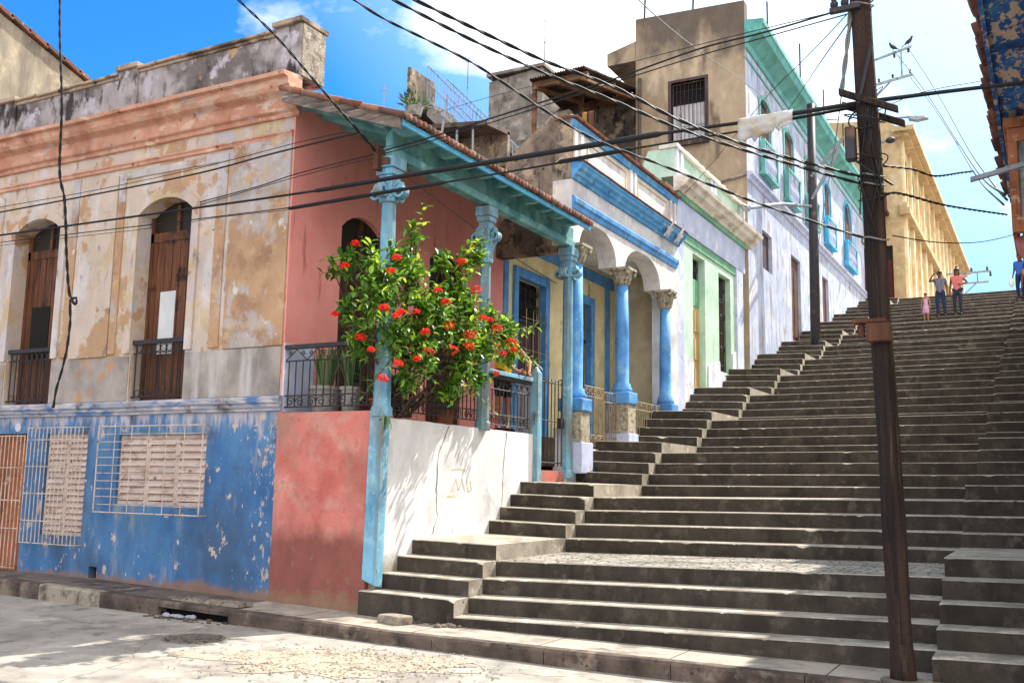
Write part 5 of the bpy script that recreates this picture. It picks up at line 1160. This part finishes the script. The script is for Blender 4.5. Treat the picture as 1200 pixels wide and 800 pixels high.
# ------------------------------------------------------------------ poles
t = thing('utility_pole', 'thick dark wooden utility pole in the foreground with cables and a wooden box', 'utility pole', (-1.16, 8.75, .1))
P0, P1 = Vector((-1.16, 8.75, .0)), Vector((-1.36, 8.75, 7.6))
mb = MB(); path = []; rad = []
for i in range(40):
    q = i / 39; p = P0.lerp(P1, q); path.append(p + Vector((.012 * noise.noise((q * 6, 1, 1)), .012 * noise.noise((q * 6, 5, 1)), 0))); rad.append(.09 + .008 * noise.noise((q * 9, 3, 3)) + (.02 * max(0, 1 - q * 18)))
mb.tube(path, rad, 18).build('shaft', m_pole, t, smooth=True)
MB().lathe((-1.16, 8.75, zpave(-1)), [(.19, -.05), (.18, .012), (.12, .02)], 14).build('base_collar', m_pave_dark, t)
def at(z, d=(0, 0)): q = z / 7.6; p = P0.lerp(P1, q); return Vector((p.x + d[0], p.y + d[1], z))
MB().prism([at(2.99, (-.21, -.16)), at(2.99, (.06, -.16)), at(2.99, (.06, -.04)), at(2.99, (-.21, -.04))], (0, 0, .035)).prism([at(2.83, (-.1, -.17)), at(2.83, (.09, -.17)), at(2.83, (.09, -.06)), at(2.83, (-.1, -.06))], (0, 0, .155)).prism([at(2.87, (-.17, -.13)), at(2.87, (-.12, -.13)), at(2.87, (-.12, -.08)), at(2.87, (-.17, -.08))], (0, 0, .12)).build('wooden_box', m_door, t, bevel=.006)
MB().prism([(-1.5, 8.6, 5.02), (-1.02, 8.6, 4.78), (-1.02, 8.6, 4.84), (-1.5, 8.6, 5.08)], (0, .05, 0)).prism([(-1.52, 8.87, 5.0), (-1.0, 8.87, 4.74), (-1.0, 8.87, 4.8), (-1.52, 8.87, 5.06)], (0, .05, 0)).build('crossbar', m_pole, t, bevel=.005)
MB().box(-1.46, -1.375, 8.6, 8.7, 4.42, 4.72).build('junction_box', m_metalpole, t, bevel=.01)
MB().tube([(-1.34, 8.63, 4.92), (-1.22, 8.64, 5.45)], .018, 6).build('brace', m_metalpole, t)
mb = MB()
for i in range(9):
    c = at(rnd(4.0, 5.0)); R = rnd(.1, .2); ph = rnd(0, 6); tl = rnd(-.5, .5)
    mb.tube([c + Vector((R * math.cos(w + ph), R * .7 * math.sin(w + ph) - .04, R * .9 * math.sin(w + tl) * (1 if i % 2 else .4))) for w in span(0, rnd(3.5, 6.2), 16)], rnd(.004, .008), 5)
for i in range(7):
    a = at(rnd(3.6, 4.2), (rnd(-.1, .1), -.1)); b = at(rnd(4.6, 5.3), (rnd(-.1, .1), -.11)); mb.tube([a, a.lerp(b, .5) + Vector((rnd(-.05, .05), -.02, 0)), b], .006, 5)
mb.build('wire_coils', m_cable, t)
mb = MB()
for z in (4.28, 4.2, 5.85, 5.9, 3.72): c = at(z); mb.tube([c + Vector((.112 * math.cos(w), .112 * math.sin(w), .02 * math.sin(w * 2))) for w in span(0, 6.28, 14)], .007, 5)
split(mb.build('wire_tie', m_greycable, t))
mb = MB()
for dx in (-.14, -.05): mb.lathe((P1.x + dx - .02, 8.64, 5.84), [(.02, 0), (.035, .02), (.035, .05), (.02, .06), (.03, .09), (.012, .1)], 8)
mb.box(-1.56, -1.3, 8.62, 8.68, 5.8, 5.84).build('insulators', m_metalpole, t)
mb = MB()
for i in range(3): mb.tube([at(3.9 - i * .1, (.03 * i - .04, -.095)), at(2.4 - .3 * i, (.03 * i - .05 + rnd(-.01, .01), -.1)), at(1.2 - .4 * i, (.03 * i - .04, -.1))], .005, 5)
split(mb.build('down_wire', m_cable, t))
t = thing('utility_pole', 'slim dark pole on the left steps in front of the tall lilac house', 'utility pole', (-6.0, 29.6, 5.9))
mb = MB().tube([(-6.03, 29.6, 5.4), (-6.0, 29.6, 9), (-5.98, 29.6, 13.2)], [.15, .14, .12], 12).build('shaft', m_metalpole, t, smooth=True)
MB().tube([(-6, 29.5, 10.2), (-5.1, 29.3, 11.6)], .05, 6).tube([(-6, 29.5, 10.9), (-5.0, 29.3, 11.9)], .05, 6).build('brace', m_galv, t)
MB().tube([(-6, 29.6, 10.0), (-6.5, 27.9, 9.7), (-6.8, 25.4, 8.98)], [.05, .05, .06], 8).build('lamp_arm', m_galv, t)
MB().ball((-6.82, 25.1, 8.9), (.1, .35, .07)).build('lamp_head', m_galv, t, smooth=True)
t = thing('utility_pole', 'tall pole at the top of the stairs carrying a steel crossarm with birds', 'utility pole', (-6.75, 46, 10))
MB().tube([(-6.9, 46, 9.8), (-6.85, 46, 15), (-6.75, 46, 22.6)], [.18, .17, .14], 12).build('shaft', m_galv, t, smooth=True)
MB().prism([(-6.8, 45.85, 21.05), (-4.75, 45.85, 21.5), (-4.75, 45.85, 21.6), (-6.8, 45.85, 21.15)], (0, .08, 0)).prism([(-6.8, 45.85, 19.88), (-4.75, 45.85, 20.16), (-4.75, 45.85, 20.28), (-6.8, 45.85, 20.0)], (0, .08, 0)).prism([(-5.25, 45.86, 20.2), (-5.17, 45.86, 20.2), (-5.17, 45.86, 21.5), (-5.25, 45.86, 21.5)], (0, .06, 0)).tube([(-6.7, 45.9, 19.1), (-5.7, 45.9, 20.05)], .04, 5).build('crossarm', m_galv, t)
mb = MB()
for x, z in ((-5.5, 21.15), (-4.9, 21.28), (-4.86, 20.3), (-5.6, 20.2), (-6.2, 20.1)): mb.lathe((x, 45.9, z), [(.03, 0), (.07, .04), (.03, .08), (.07, .12), (.02, .2)], 7)
mb.build('insulators', m_metalpole, t)
MB().tube([(-6.8, 45.9, 18.0), (-5.9, 45.7, 18.25), (-4.9, 45.5, 18.1)], .05, 7).build('lamp_arm', m_galv, t)
MB().prism([(-5.0, 45.4, 17.98), (-4.6, 45.4, 17.85), (-4.12, 45.4, 17.9), (-4.3, 45.4, 18.06), (-4.9, 45.4, 18.14)], (0, .3, 0)).build('lamp_head', m_galv, t, bevel=.04)
MB().tube([(-6.8, 45.8, 17.2), (-9.2, 44, 16.6)], .06, 6).tube([(-6.8, 45.8, 17.0), (-5.8, 45.5, 17.2)], .06, 6).build('steel_arm', m_galv, t)
MB().ball((-5.75, 45.5, 17.15), (.22, .18, .14)).build('floodlight', m_metalpole, t, smooth=True)
t = thing('utility_pole', 'distant pole with a two tier crossarm beyond the top of the stairs', 'utility pole', (-4.4, 60, 10))
MB().tube([(-4.42, 60, 9.9), (-4.33, 60, 14.2)], .11, 10).build('shaft', m_metalpole, t, smooth=True)
MB().box(-4.9, -2.6, 59.95, 60.05, 13.74, 13.84).box(-4.4, -2.75, 59.95, 60.05, 13.15, 13.25).box(-3.35, -3.27, 59.96, 60.04, 13.25, 13.74).tube([(-4.3, 60, 12.3), (-3.4, 60, 13.15)], .04, 5).build('crossarm', m_galv, t)
mb = MB()
for x in (-2.65, -3.6, -2.8): mb.lathe((x, 60, 13.5 if x > -2.7 else 13.84), [(.04, 0), (.09, .05), (.04, .12), (.08, .18), (.02, .24)], 7)
mb.build('insulators', m_metalpole, t)
for (x, z, lab, f) in ((-5.54, 21.46, 'dark bird perched on the inner part of the steel crossarm', -1), (-4.86, 21.6, 'dark bird perched on the outer tip of the steel crossarm', 1)):
    t = thing('bird', lab, 'bird', (x, 45.9, z), 'birds on the crossarm')
    mb = MB(); c = Vector((x, 45.89, z + .17))
    pr = [(-.2, -.1, .018), (-.13, -.05, .05), (-.06, 0, .085), (.02, .05, .095), (.08, .12, .07), (.11, .18, .05), (.125, .215, .055), (.14, .25, .045), (.16, .265, .02), (.185, .262, .008)]
    mb.tube([c + Vector((a * f, 0, b)) for a, b, r in pr], [r for a, b, r in pr], 9)
    mb.prism([c + Vector((-.2 * f, -.03, -.1)), c + Vector((-.2 * f, .03, -.1)), c + Vector((-.33 * f, .045, -.2)), c + Vector((-.33 * f, -.045, -.2))], (0, 0, .015))
    mb.build('body', m_bird, t, smooth=True)
    MB().tube([c + Vector((0, -.03, -.04)), c + Vector((0, -.03, -.18))], .01, 4).tube([c + Vector((0, .03, -.04)), c + Vector((0, .03, -.18))], .01, 4).build('legs', m_bird, t)

# ------------------------------------------------------------------ overhead wires
WIRES = dict(
 A=[(-14.51,8.75,5.07),(-13.29,8.75,5.05),(-8.37,8.75,4.97),(-7.47,8.75,4.96),(-7.42,8.75,4.96),(-6.11,8.75,4.97),(-4.83,8.75,4.97),(-3.23,8.75,4.98),(-3.17,8.75,4.98),(-2.27,8.75,4.96),(-2.23,8.75,4.97),(-1.29,8.75,4.97),(-0.71,8.75,4.95),(-0.07,8.75,4.92),(0.01,8.75,4.93)],
 B=[(-14.66,8.85,4.99),(-13.42,8.85,4.98),(-10.07,8.85,4.89),(-7.96,8.85,4.84),(-7.91,8.85,4.83),(-6.57,8.85,4.85),(-5.75,8.85,4.86),(-5.69,8.85,4.86),(-4.88,8.85,4.87),(-4.35,8.85,4.88),(-4.31,8.85,4.89),(-3.55,8.85,4.91),(-3.51,8.85,4.91),(-2.44,8.85,4.92),(-1.95,8.85,4.96),(-1.33,8.85,4.98)],
 E=[(-14.82,8.95,4.99),(-13.57,8.95,4.97),(-11.69,8.95,4.92),(-10.18,8.95,4.88),(-9.19,8.95,4.89),(-8.02,8.95,4.85)],
 C1=[(-15.06,9.05,5.53),(-13.79,9.05,5.53),(-11.71,9.05,5.54),(-9.70,9.05,5.57),(-8.41,9.05,5.65),(-7.08,9.05,5.71)],
 C2=[(-15.08,9.05,5.61),(-13.81,9.05,5.61),(-11.71,9.05,5.60),(-9.70,9.05,5.64),(-8.07,9.05,5.73),(-7.28,9.05,5.75)],
 D1=[(-10.03,9.38,5.30),(-8.90,9.30,5.35),(-8.22,9.25,5.41),(-7.46,9.22,5.45),(-6.99,9.27,5.50)],
 D2=[(-10.03,9.38,5.26),(-8.90,9.30,5.33),(-8.22,9.25,5.37),(-7.46,9.22,5.41),(-6.99,9.27,5.45)],
 F1=[(-7.31,7.00,6.71),(-7.28,7.20,6.58),(-7.18,7.70,6.35),(-7.09,8.40,5.98),(-6.96,9.27,5.51)],
 F2=[(-6.93,9.30,5.46),(-7.48,10.80,5.65),(-7.83,12.60,5.64),(-8.13,14.80,5.54),(-8.34,17.00,5.48)],
 H1=[(-4.01,5.10,5.05),(-3.86,5.50,5.02),(-3.62,6.00,4.95),(-3.35,6.60,4.89),(-3.02,7.20,4.84),(-2.61,7.70,4.65),(-2.02,8.20,4.45),(-1.34,8.70,4.28)],
 H2=[(-4.10,5.00,5.03),(-3.96,5.40,4.99),(-3.62,6.00,4.85),(-3.30,6.50,4.74),(-2.98,7.10,4.68),(-2.58,7.60,4.54),(-2.00,8.10,4.37),(-1.33,8.70,4.21)],
 H3=[(-4.56,5.20,5.24),(-4.40,5.50,5.14),(-4.34,5.80,5.11),(-4.21,6.20,5.08),(-3.97,6.60,4.97),(-3.60,7.10,4.70),(-3.31,7.50,4.53),(-2.84,7.90,4.35),(-2.28,8.30,4.11),(-1.69,8.60,3.88),(-1.29,8.70,3.72)],
 I1=[(-6.86,9.30,5.54),(-6.13,9.30,5.61),(-4.87,9.20,5.71),(-3.82,9.10,5.79),(-2.86,8.95,5.86),(-2.16,8.85,5.85),(-1.35,8.75,5.88)],
 I2=[(-6.86,9.30,5.50),(-6.13,9.30,5.56),(-4.87,9.20,5.66),(-3.82,9.10,5.75),(-2.86,8.95,5.79),(-2.16,8.85,5.80),(-1.35,8.75,5.82)],
 I3=[(-13.33,19.00,10.26),(-10.22,17.00,9.53),(-7.61,15.00,8.68),(-5.46,13.00,7.78),(-2.95,10.50,6.67),(-1.36,8.80,5.89)],
 J1=[(-1.39,8.72,5.86),(-1.44,8.72,5.46),(-1.50,8.72,5.05)],
 J2=[(-1.38,8.80,5.90),(-2.01,12.00,6.69),(-3.23,18.00,7.81),(-4.59,24.00,8.42),(-5.87,29.30,8.41)],
 K1=[(-1.38,8.75,5.86),(-2.21,11.00,6.52),(-3.44,14.00,7.33),(-4.80,17.00,7.89),(-6.25,19.50,8.04),(-6.97,20.50,8.01)],
 K2=[(-1.35,8.75,5.82),(-2.50,13.00,7.24),(-4.39,20.00,9.54),(-6.94,29.00,12.41)],
 L1=[(-4.04,10.00,7.25),(-4.74,14.00,8.49),(-6.00,22.00,11.07),(-6.88,28.00,12.90)],
 M1=[(-5.51,46.00,21.52),(-3.70,40.00,17.01),(-2.24,33.00,12.62),(-1.19,25.00,8.95),(-0.48,17.00,6.25)],
 M2=[(-4.89,46.00,21.52),(-3.24,40.00,16.79),(-1.83,32.00,11.91),(-0.82,22.00,7.86),(-0.46,17.00,6.17)],
 M3=[(-4.87,46.00,20.13),(-3.74,42.00,17.32),(-2.57,36.00,13.79),(-1.38,27.00,9.53),(-0.54,18.00,6.36)],
 N=[(-1.17,8.75,4.37),(-1.02,9.50,4.54),(-0.88,10.00,4.60),(-0.73,11.20,4.96),(-0.64,11.80,5.14)],
 O=[(-1.28,8.72,4.04),(-1.14,8.72,4.11),(-1.07,9.30,4.25),(-0.82,10.50,4.43),(-0.35,12.60,4.81)],
 P=[(-1.12,8.75,3.75),(-0.83,9.50,3.83),(-0.54,10.80,4.10),(-0.27,12.60,4.57)],
 Q=[(-1.21,8.75,4.87),(-0.96,10.00,5.46),(-0.52,12.00,6.25),(-0.41,12.60,6.49)],
 G=[(-12.70,8.93,9.04),(-12.59,8.93,8.07),(-12.41,8.93,6.98),(-12.33,8.93,5.94),(-12.16,8.93,5.46),(-12.02,8.93,4.65),(-11.89,8.93,4.10),(-11.75,8.93,4.04),(-11.76,8.93,3.95),(-11.87,8.93,4.02),(-11.83,8.93,3.68),(-11.88,8.93,3.21),(-12.00,8.93,2.80),(-12.04,8.93,2.53)],
)
def curve(pts, n=6):
    P = [Vector(p) for p in pts]; out = []
    for i in range(len(P) - 1):
        p0, p1, p2, p3 = P[max(i - 1, 0)], P[i], P[i + 1], P[min(i + 2, len(P) - 1)]
        for k in range(n):
            u = k / n; out.append(.5 * ((2 * p1) + (p2 - p0) * u + (2 * p0 - 5 * p1 + 4 * p2 - p3) * u * u + (3 * p1 - p0 - 3 * p2 + p3) * u ** 3))
    out.append(P[-1]); return out
def wire(key, r, label, m=m_cable, grp=None, twist=False, name='cable', cat='cable'):
    P = WIRES[key]; C_ = [Vector(p) for p in P] if isinstance(r, list) else curve(P)
    mb = MB()
    if twist:
        T = []; L_ = 0
        D = []
        for i in range(len(C_) - 1):
            n = max(1, int((C_[i + 1] - C_[i]).length / .03)); D += [C_[i].lerp(C_[i + 1], k / n) for k in range(n)]
        D.append(C_[-1])
        for ph in (0, math.pi):
            mb.tube([p + Vector((math.sin(i * .55 + ph) * r * .9, math.cos(i * .55 + ph) * r * .6, math.cos(i * .55 + ph) * r * .9)) for i, p in enumerate(D)], r, 4)
    else: mb.tube(C_, r, 6)
    return tag(mb.build(name, m, smooth=True), label, cat, grp)
wire('A', [.014, .014, .014, .014, .024, .026, .028, .03, .017, .017, .021, .021, .017, .017, .017], 'thickest black cable, crossing the whole street from left to right past the foreground pole')
ob = wire('B', [.006, .006, .007, .007, .022, .022, .022, .011, .011, .011, .023, .023, .01, .01, .015, .015], 'black cable with pale bare stretches just below the thickest cable')
wire('E', .004, 'thin wire sagging across the two tall balcony doors on the left')
wire('C1', .011, 'upper wire from the left edge to the pink porch gable', grp='wires across the cream facade')
wire('C2', .005, 'thin wire running just above the wire to the porch gable', grp='wires across the cream facade')
wire('D1', .007, 'wire from the right tall balcony door up to the corner post bracket', grp='wires across the cream facade')
wire('D2', .005, 'thinner wire just below the one to the corner post bracket', grp='wires across the cream facade')
wire('F1', .009, 'twisted wire slanting down from the upper left sky to the corner post', twist=True)
wire('F2', .006, 'grey twisted wire slanting from the corner post down under the porch roof', m_greycable, twist=True)
wire('H1', .009, 'uppermost twisted cable of the pair sagging from the sky to the foreground pole', twist=True)
wire('H2', .008, 'lower twisted cable of the pair sagging from the sky to the foreground pole', twist=True)
wire('H3', .007, 'twisted cable sagging below the pair, from the sky past the blue parapet to the pole', twist=True)
wire('I1', .009, 'cable rising from the corner post to the top of the foreground pole')
wire('I2', .006, 'thin cable just below the one rising to the top of the foreground pole')
wire('I3', .005, 'thin wire from the outside stair to the top of the foreground pole')
wire('J1', .012, 'grey bundle of wires dropping beside the foreground pole', m_greycable, twist=True)
wire('J2', .009, 'grey wire from the foreground pole top to the slim dark pole', m_greycable)
wire('K1', .005, 'thin wire from the pole top to the green house cornice')
wire('K2', .007, 'thin wire from the pole top to the tall lilac house')
wire('L1', .008, 'pale thin wire slanting over the brown flank to the turquoise cornice', m_greycable)
wire('M1', .02, 'left of the two long wires from the upper crossarm down to the tiled eave')
wire('M2', .02, 'right of the two long wires from the upper crossarm down to the tiled eave')
wire('M3', .018, 'long wire from the lower crossarm down to the tiled eave')
wire('N', .007, 'twisted wire from the foreground pole to the steel bracket on the right', twist=True)
wire('O', .008, 'twisted wire looped round the foreground pole and running right under the eave', twist=True)
wire('P', .005, 'lowest sagging wire from the foreground pole to the right')
wire('Q', .006, 'thin wire just under the thickest cable at the right')
wire('G', .012, 'twisted black cable hanging down the cream facade with a loop in it', twist=True)
o = MB().prism([(-.68, 11.9, 5.06), (-.68, 11.96, 5.06), (.06, 11.96, 5.2), (.06, 11.9, 5.2)], (0, 0, .05)).build('steel_bracket', m_galv); tag(o, 'flat steel bracket arm sticking out below the right hand tiled eave', 'bracket')
# torn plastic sheet caught on the cable
mb = MB(); nx, nz = 16, 9; vs = []
for j in range(nz + 1):
    for i in range(nx + 1):
        q = i / nx; x = -2.42 + .5 * q; z = 4.985 + .012 * q - (.235 - .09 * q) * j / nz * (1 + .5 * noise.noise((q * 4, 2, 2)) + .25 * noise.noise((q * 14, 5, 2))); y = 8.72 - .035 * math.sin(j / nz * 2.6) + .03 * noise.noise((q * 6, j * .5, 1)); vs.append((x + .02 * noise.noise((q, j, 5)), y, z))
mb.add(vs, [(j * (nx + 1) + i, j * (nx + 1) + i + 1, (j + 1) * (nx + 1) + i + 1, (j + 1) * (nx + 1) + i) for j in range(nz) for i in range(nx)])
o = mb.build('plastic_sheet', m_plastic, smooth=True); sm = o.modifiers.new('thick', 'SOLIDIFY'); sm.thickness = .006
tag(o, 'torn white plastic sheet snagged on the thickest cable left of the foreground pole', 'plastic sheet')

# ------------------------------------------------------------------ people
def skin_mesh(nodes, edges, sub=1):
    me = bpy.data.meshes.new('tmp'); me.from_pydata([n[0] for n in nodes], edges, []); ob = bpy.data.objects.new('tmp', me); COL.objects.link(ob)
    ob.modifiers.new('s', 'SKIN').use_smooth_shade = True
    for i, n in enumerate(nodes):
        sv = me.skin_vertices[0].data[i]; r = n[1]; sv.radius = (r, r) if not isinstance(r, tuple) else r; sv.use_root = (i == 0)
    md = ob.modifiers.new('d', 'SUBSURF'); md.levels = sub; md.render_levels = sub
    dg = bpy.context.evaluated_depsgraph_get(); ev = ob.evaluated_get(dg); m2 = ev.to_mesh()
    vs = [v.co.copy() for v in m2.vertices]; fs = [tuple(p.vertices) for p in m2.polygons]; ev.to_mesh_clear()
    bpy.data.objects.remove(ob); bpy.data.meshes.remove(me); return vs, fs
def person(label, loc, face, H, pose, skin, top, bottom, hair_len=0, sleeve=.5, leg=1.0, skirt=None, group=None, bare_arm=False, leggings=None):
    k = H / 1.7; f = Vector((face[0], face[1], 0)).normalized(); r = Vector((f.y, -f.x, 0)); o = Vector(loc)
    def W_(p): return o + (r * p[0] + f * p[1] + Vector((0, 0, p[2]))) * k
    J = dict(pel=(0, 0, .95), wai=(0, .01, 1.1), che=(0, 0, 1.3), nb=(0, -.01, 1.45), nk=(0, .01, 1.5), h1=(0, .03, 1.56), h2=(0, .02, 1.63), h3=(0, .0, 1.69),
             hl=(-.09, 0, .9), kl=(-.1, .03, .5), al=(-.1, -.02, .09), tl=(-.11, .13, .035), hr=(.09, 0, .9), kr=(.1, .03, .5), ar=(.1, -.02, .09), tr=(.11, .13, .035),
             sl=(-.18, -.01, 1.41), el=(-.23, -.02, 1.12), wl=(-.24, .08, .88), pl=(-.24, .1, .81), sr=(.18, -.01, 1.41), er=(.23, -.02, 1.12), wr=(.24, .08, .88), pr=(.24, .1, .81))
    J.update(pose)
    R = dict(pel=.13, wai=.112, che=.135, nb=.062, nk=.05, h1=.07, h2=.088, h3=.06, hl=.088, kl=.058, al=.038, tl=.03, hr=.088, kr=.058, ar=.038, tr=.03, sl=.055, el=.04, wl=.027, pl=.034, sr=.055, er=.04, wr=.027, pr=.034)
    E_ = [('pel', 'wai'), ('wai', 'che'), ('che', 'nb'), ('nb', 'nk'), ('nk', 'h1'), ('h1', 'h2'), ('h2', 'h3'), ('pel', 'hl'), ('hl', 'kl'), ('kl', 'al'), ('al', 'tl'), ('pel', 'hr'), ('hr', 'kr'), ('kr', 'ar'), ('ar', 'tr'), ('che', 'sl'), ('sl', 'el'), ('el', 'wl'), ('wl', 'pl'), ('che', 'sr'), ('sr', 'er'), ('er', 'wr'), ('wr', 'pr')]
    def grow(names, extra, sub=1, over={}):
        ix = {n: i for i, n in enumerate(names)}
        return skin_mesh([(W_(over.get(n, J[n])), (R[n] + extra) * k) for n in names], [(ix[a], ix[b]) for a, b in E_ if a in ix and b in ix], sub)
    t = thing('person', label, 'person', loc, group)
    mb = MB(); mb.add(*grow(list(J), 0, 2))
    for s in ('l', 'r'):      # five fingers on each hand
        wv, pv = Vector(J['w' + s]), Vector(J['p' + s]); d = (pv - wv).normalized(); a = d.cross(Vector((0, 1, .2))).normalized(); b = d.cross(a)
        for q, L_ in ((-.024, .062), (-.008, .075), (.008, .072), (.024, .056)):
            p0 = pv + a * q + d * .015; p1 = p0 + d * L_ * .55 + b * .006; p2 = p1 + d * L_ * .4 + b * .018; mb.tube([W_(p0), W_(p1), W_(p2)], [.0085 * k, .008 * k, .006 * k], 5)
        p0 = wv.lerp(pv, .5) - a * .025; p1 = p0 - a * .025 + d * .03; p2 = p1 + d * .03 + b * .01; mb.tube([W_(p0), W_(p1), W_(p2)], [.011 * k, .009 * k, .007 * k], 5)
    hc = Vector(J['h2'])
    mb.tube([W_(hc + Vector((0, .085, .0))), W_(hc + Vector((0, .112, -.028))), W_(hc + Vector((0, .088, -.036)))], [.008 * k, .014 * k, .008 * k], 6)
    for s in (-1, 1): c = W_(hc + Vector((.085 * s, .0, -.015))); mb.ball(c, (.014 * k, .02 * k, .03 * k), 6, 5)
    body = mb.build('body', skin, t, smooth=True)
    mb = MB()
    for s in (-1, 1): mb.ball(W_(hc + Vector((.032 * s, .083, .005))), (.012 * k, .009 * k, .008 * k), 6, 5)
    mb.ball(W_(hc + Vector((0, .088, -.062))), (.024 * k, .008 * k, .007 * k), 6, 4)
    mb.build('face_features', m_hair, body)
    mb = MB().ball(W_(hc + Vector((0, -.022, .035))), (.1 * k, .104 * k, .088 * k), 12, 8)
    if hair_len: mb.tube([W_(hc + Vector((0, -.03, .03))), W_(hc + Vector((0, -.075, -.08))), W_(hc + Vector((0, -.1, -.08 - hair_len * .6))), W_(hc + Vector((0, -.1, -.08 - hair_len)))], [.095 * k, .1 * k, .09 * k, .04 * k], 10)
    mb.build('hair', m_hair, t, smooth=True)
    names = ['wai', 'pel', 'che', 'nb'] + ([] if bare_arm else ['sl', 'el', 'sr', 'er']); ov = {}
    for s in ('l', 'r'): ov['e' + s] = tuple(Vector(J['s' + s]).lerp(Vector(J['e' + s]), sleeve))
    ov['pel'] = tuple(Vector(J['pel']) + Vector((0, 0, -.05))); ov['nb'] = tuple(Vector(J['che']).lerp(Vector(J['nb']), .55 if bare_arm else .75)); R2 = dict(R); keep = R['nb']; R['nb'] = .085
    MB().add(*grow(names, .02, 2, ov)).build('shirt', top, t, smooth=True); R['nb'] = keep
    if skirt:
        n = 16; vs = []
        for zz_, rx, ry in ((1.02, .14, .12), (.9, .165, .145), (skirt, .2, .18), (skirt - .004, .19, .17)):
            for i in range(n): w = 2 * math.pi * i / n; q = 1 + .05 * math.sin(w * 5); vs.append(W_((rx * q * math.cos(w), ry * q * math.sin(w), zz_)))
        MB().add(vs, [(j * n + i, j * n + (i + 1) % n, (j + 1) * n + (i + 1) % n, (j + 1) * n + i) for j in range(3) for i in range(n)]).build('skirt', bottom, t, smooth=True)
    else:
        ov = {}
        if leg < 1:
            for s in ('l', 'r'): ov['k' + s] = tuple(Vector(J['h' + s]).lerp(Vector(J['k' + s]), leg))
            nm = ['pel', 'wai', 'hl', 'kl', 'hr', 'kr']
        else: nm = ['pel', 'wai', 'hl', 'kl', 'al', 'hr', 'kr', 'ar']
        ov['wai'] = tuple(Vector(J['pel']).lerp(Vector(J['wai']), .8))
        MB().add(*grow(nm, .017, 2, ov)).build('shorts' if leg < 1 else 'trousers', bottom, t, smooth=True)
    if leggings: MB().add(*grow(['pel', 'hl', 'kl', 'al', 'hr', 'kr', 'ar'], .008, 2)).build('leggings', leggings, t, smooth=True)
    for s in ('l', 'r'):
        a, b = Vector(J['a' + s]), Vector(J['t' + s]); d = b - a
        mb = MB().tube([W_(a + Vector((0, -.045, -.05))), W_(a + Vector((0, 0, -.04))), W_(b + Vector((0, -.02, .005))), W_(b + Vector((0, .035, 0)))], [.036 * k, .045 * k, .042 * k, .022 * k], 8); mb.build('shoe', m_shoe, t, smooth=True)
    return t
def stand(x, n, dy=.14): y = Yn(n) + dy; return (x, y, zn(n, x, y))
grp = None
person('man in a grey striped shirt and jeans shading his eyes with one hand', stand(-3.3, 43), (.0, -1), 1.62,
       dict(er=(.36, .08, 1.34), wr=(.2, .16, 1.58), pr=(.12, .17, 1.63), kl=(-.13, .03, .5), al=(-.15, -.02, .09), tl=(-.17, .12, .035)), m_skin, m_stripe, m_jean)
person('woman with long dark hair in a salmon top and grey shorts over dark leggings', stand(-2.74, 43), (-.1, -1), 1.66,
       dict(el=(-.34, -.02, 1.2), wl=(-.2, .12, 1.12), pl=(-.14, .15, 1.12)), m_skin, m_pinkshirt, m_greyshort, hair_len=.26, sleeve=.35, leg=.5, leggings=m_navy)
person('small girl in a lilac dress standing beside the man on the stairs', stand(-3.76, 42), (0, -1), 1.0, dict(), m_skin2, m_lilac, m_lilac, sleeve=.2, skirt=.5, bare_arm=True)
xb, nb_ = -.80, 47
yb = Yn(nb_) + .14; zb_ = zn(nb_ + 1, xb, yb)
person('person in a blue shirt coming down the steps at the right edge, carrying a bag', (xb, yb, zb_), (-.5, -1), 1.7, dict(), m_skin, m_blueshirt, m_jean)
mb = MB().ball((xb - .3, yb - .1, zb_ + .62), (.1, .08, .17), 10, 7); t = thing('carrier_bag', 'pale carrier bag held by the person in the blue shirt', 'bag', (xb - .3, yb - .1, zb_ + .45)); mb.build('bag', m_whitecloth, t, smooth=True); MB().tube([(xb - .36, yb - .1, zb_ + .76), (xb - .29, yb - .08, zb_ + .9), (xb - .24, yb - .1, zb_ + .76)], .008, 4).build('handle', m_whitecloth, t)
person('person in a rust brown shirt just below the one in blue at the right edge', (-.52, Yn(45) + .4, zn(46, -.52, Yn(45))), (-.3, -1), 1.66, dict(), m_skin, m_orangeshirt, m_jean)
person('person in a yellow top and black shorts leaning on the porch handrail behind the shrub', (-7.26, 13.0, 2.36), (1, -.25), 1.6,
       dict(che=(0, .08, 1.3), nb=(0, .12, 1.44), nk=(0, .15, 1.49), h1=(0, .19, 1.55), h2=(0, .19, 1.62), h3=(0, .17, 1.68), sl=(-.18, .1, 1.4), sr=(.18, .1, 1.4),
            el=(-.3, .3, 1.16), wl=(-.16, .42, .96), pl=(-.12, .46, .94), er=(.26, .26, 1.1), wr=(.12, .42, .95), pr=(.06, .46, .94)), m_skin2, m_yellowtop, m_blackcloth, leg=.9, sleeve=.3, hair_len=.15)
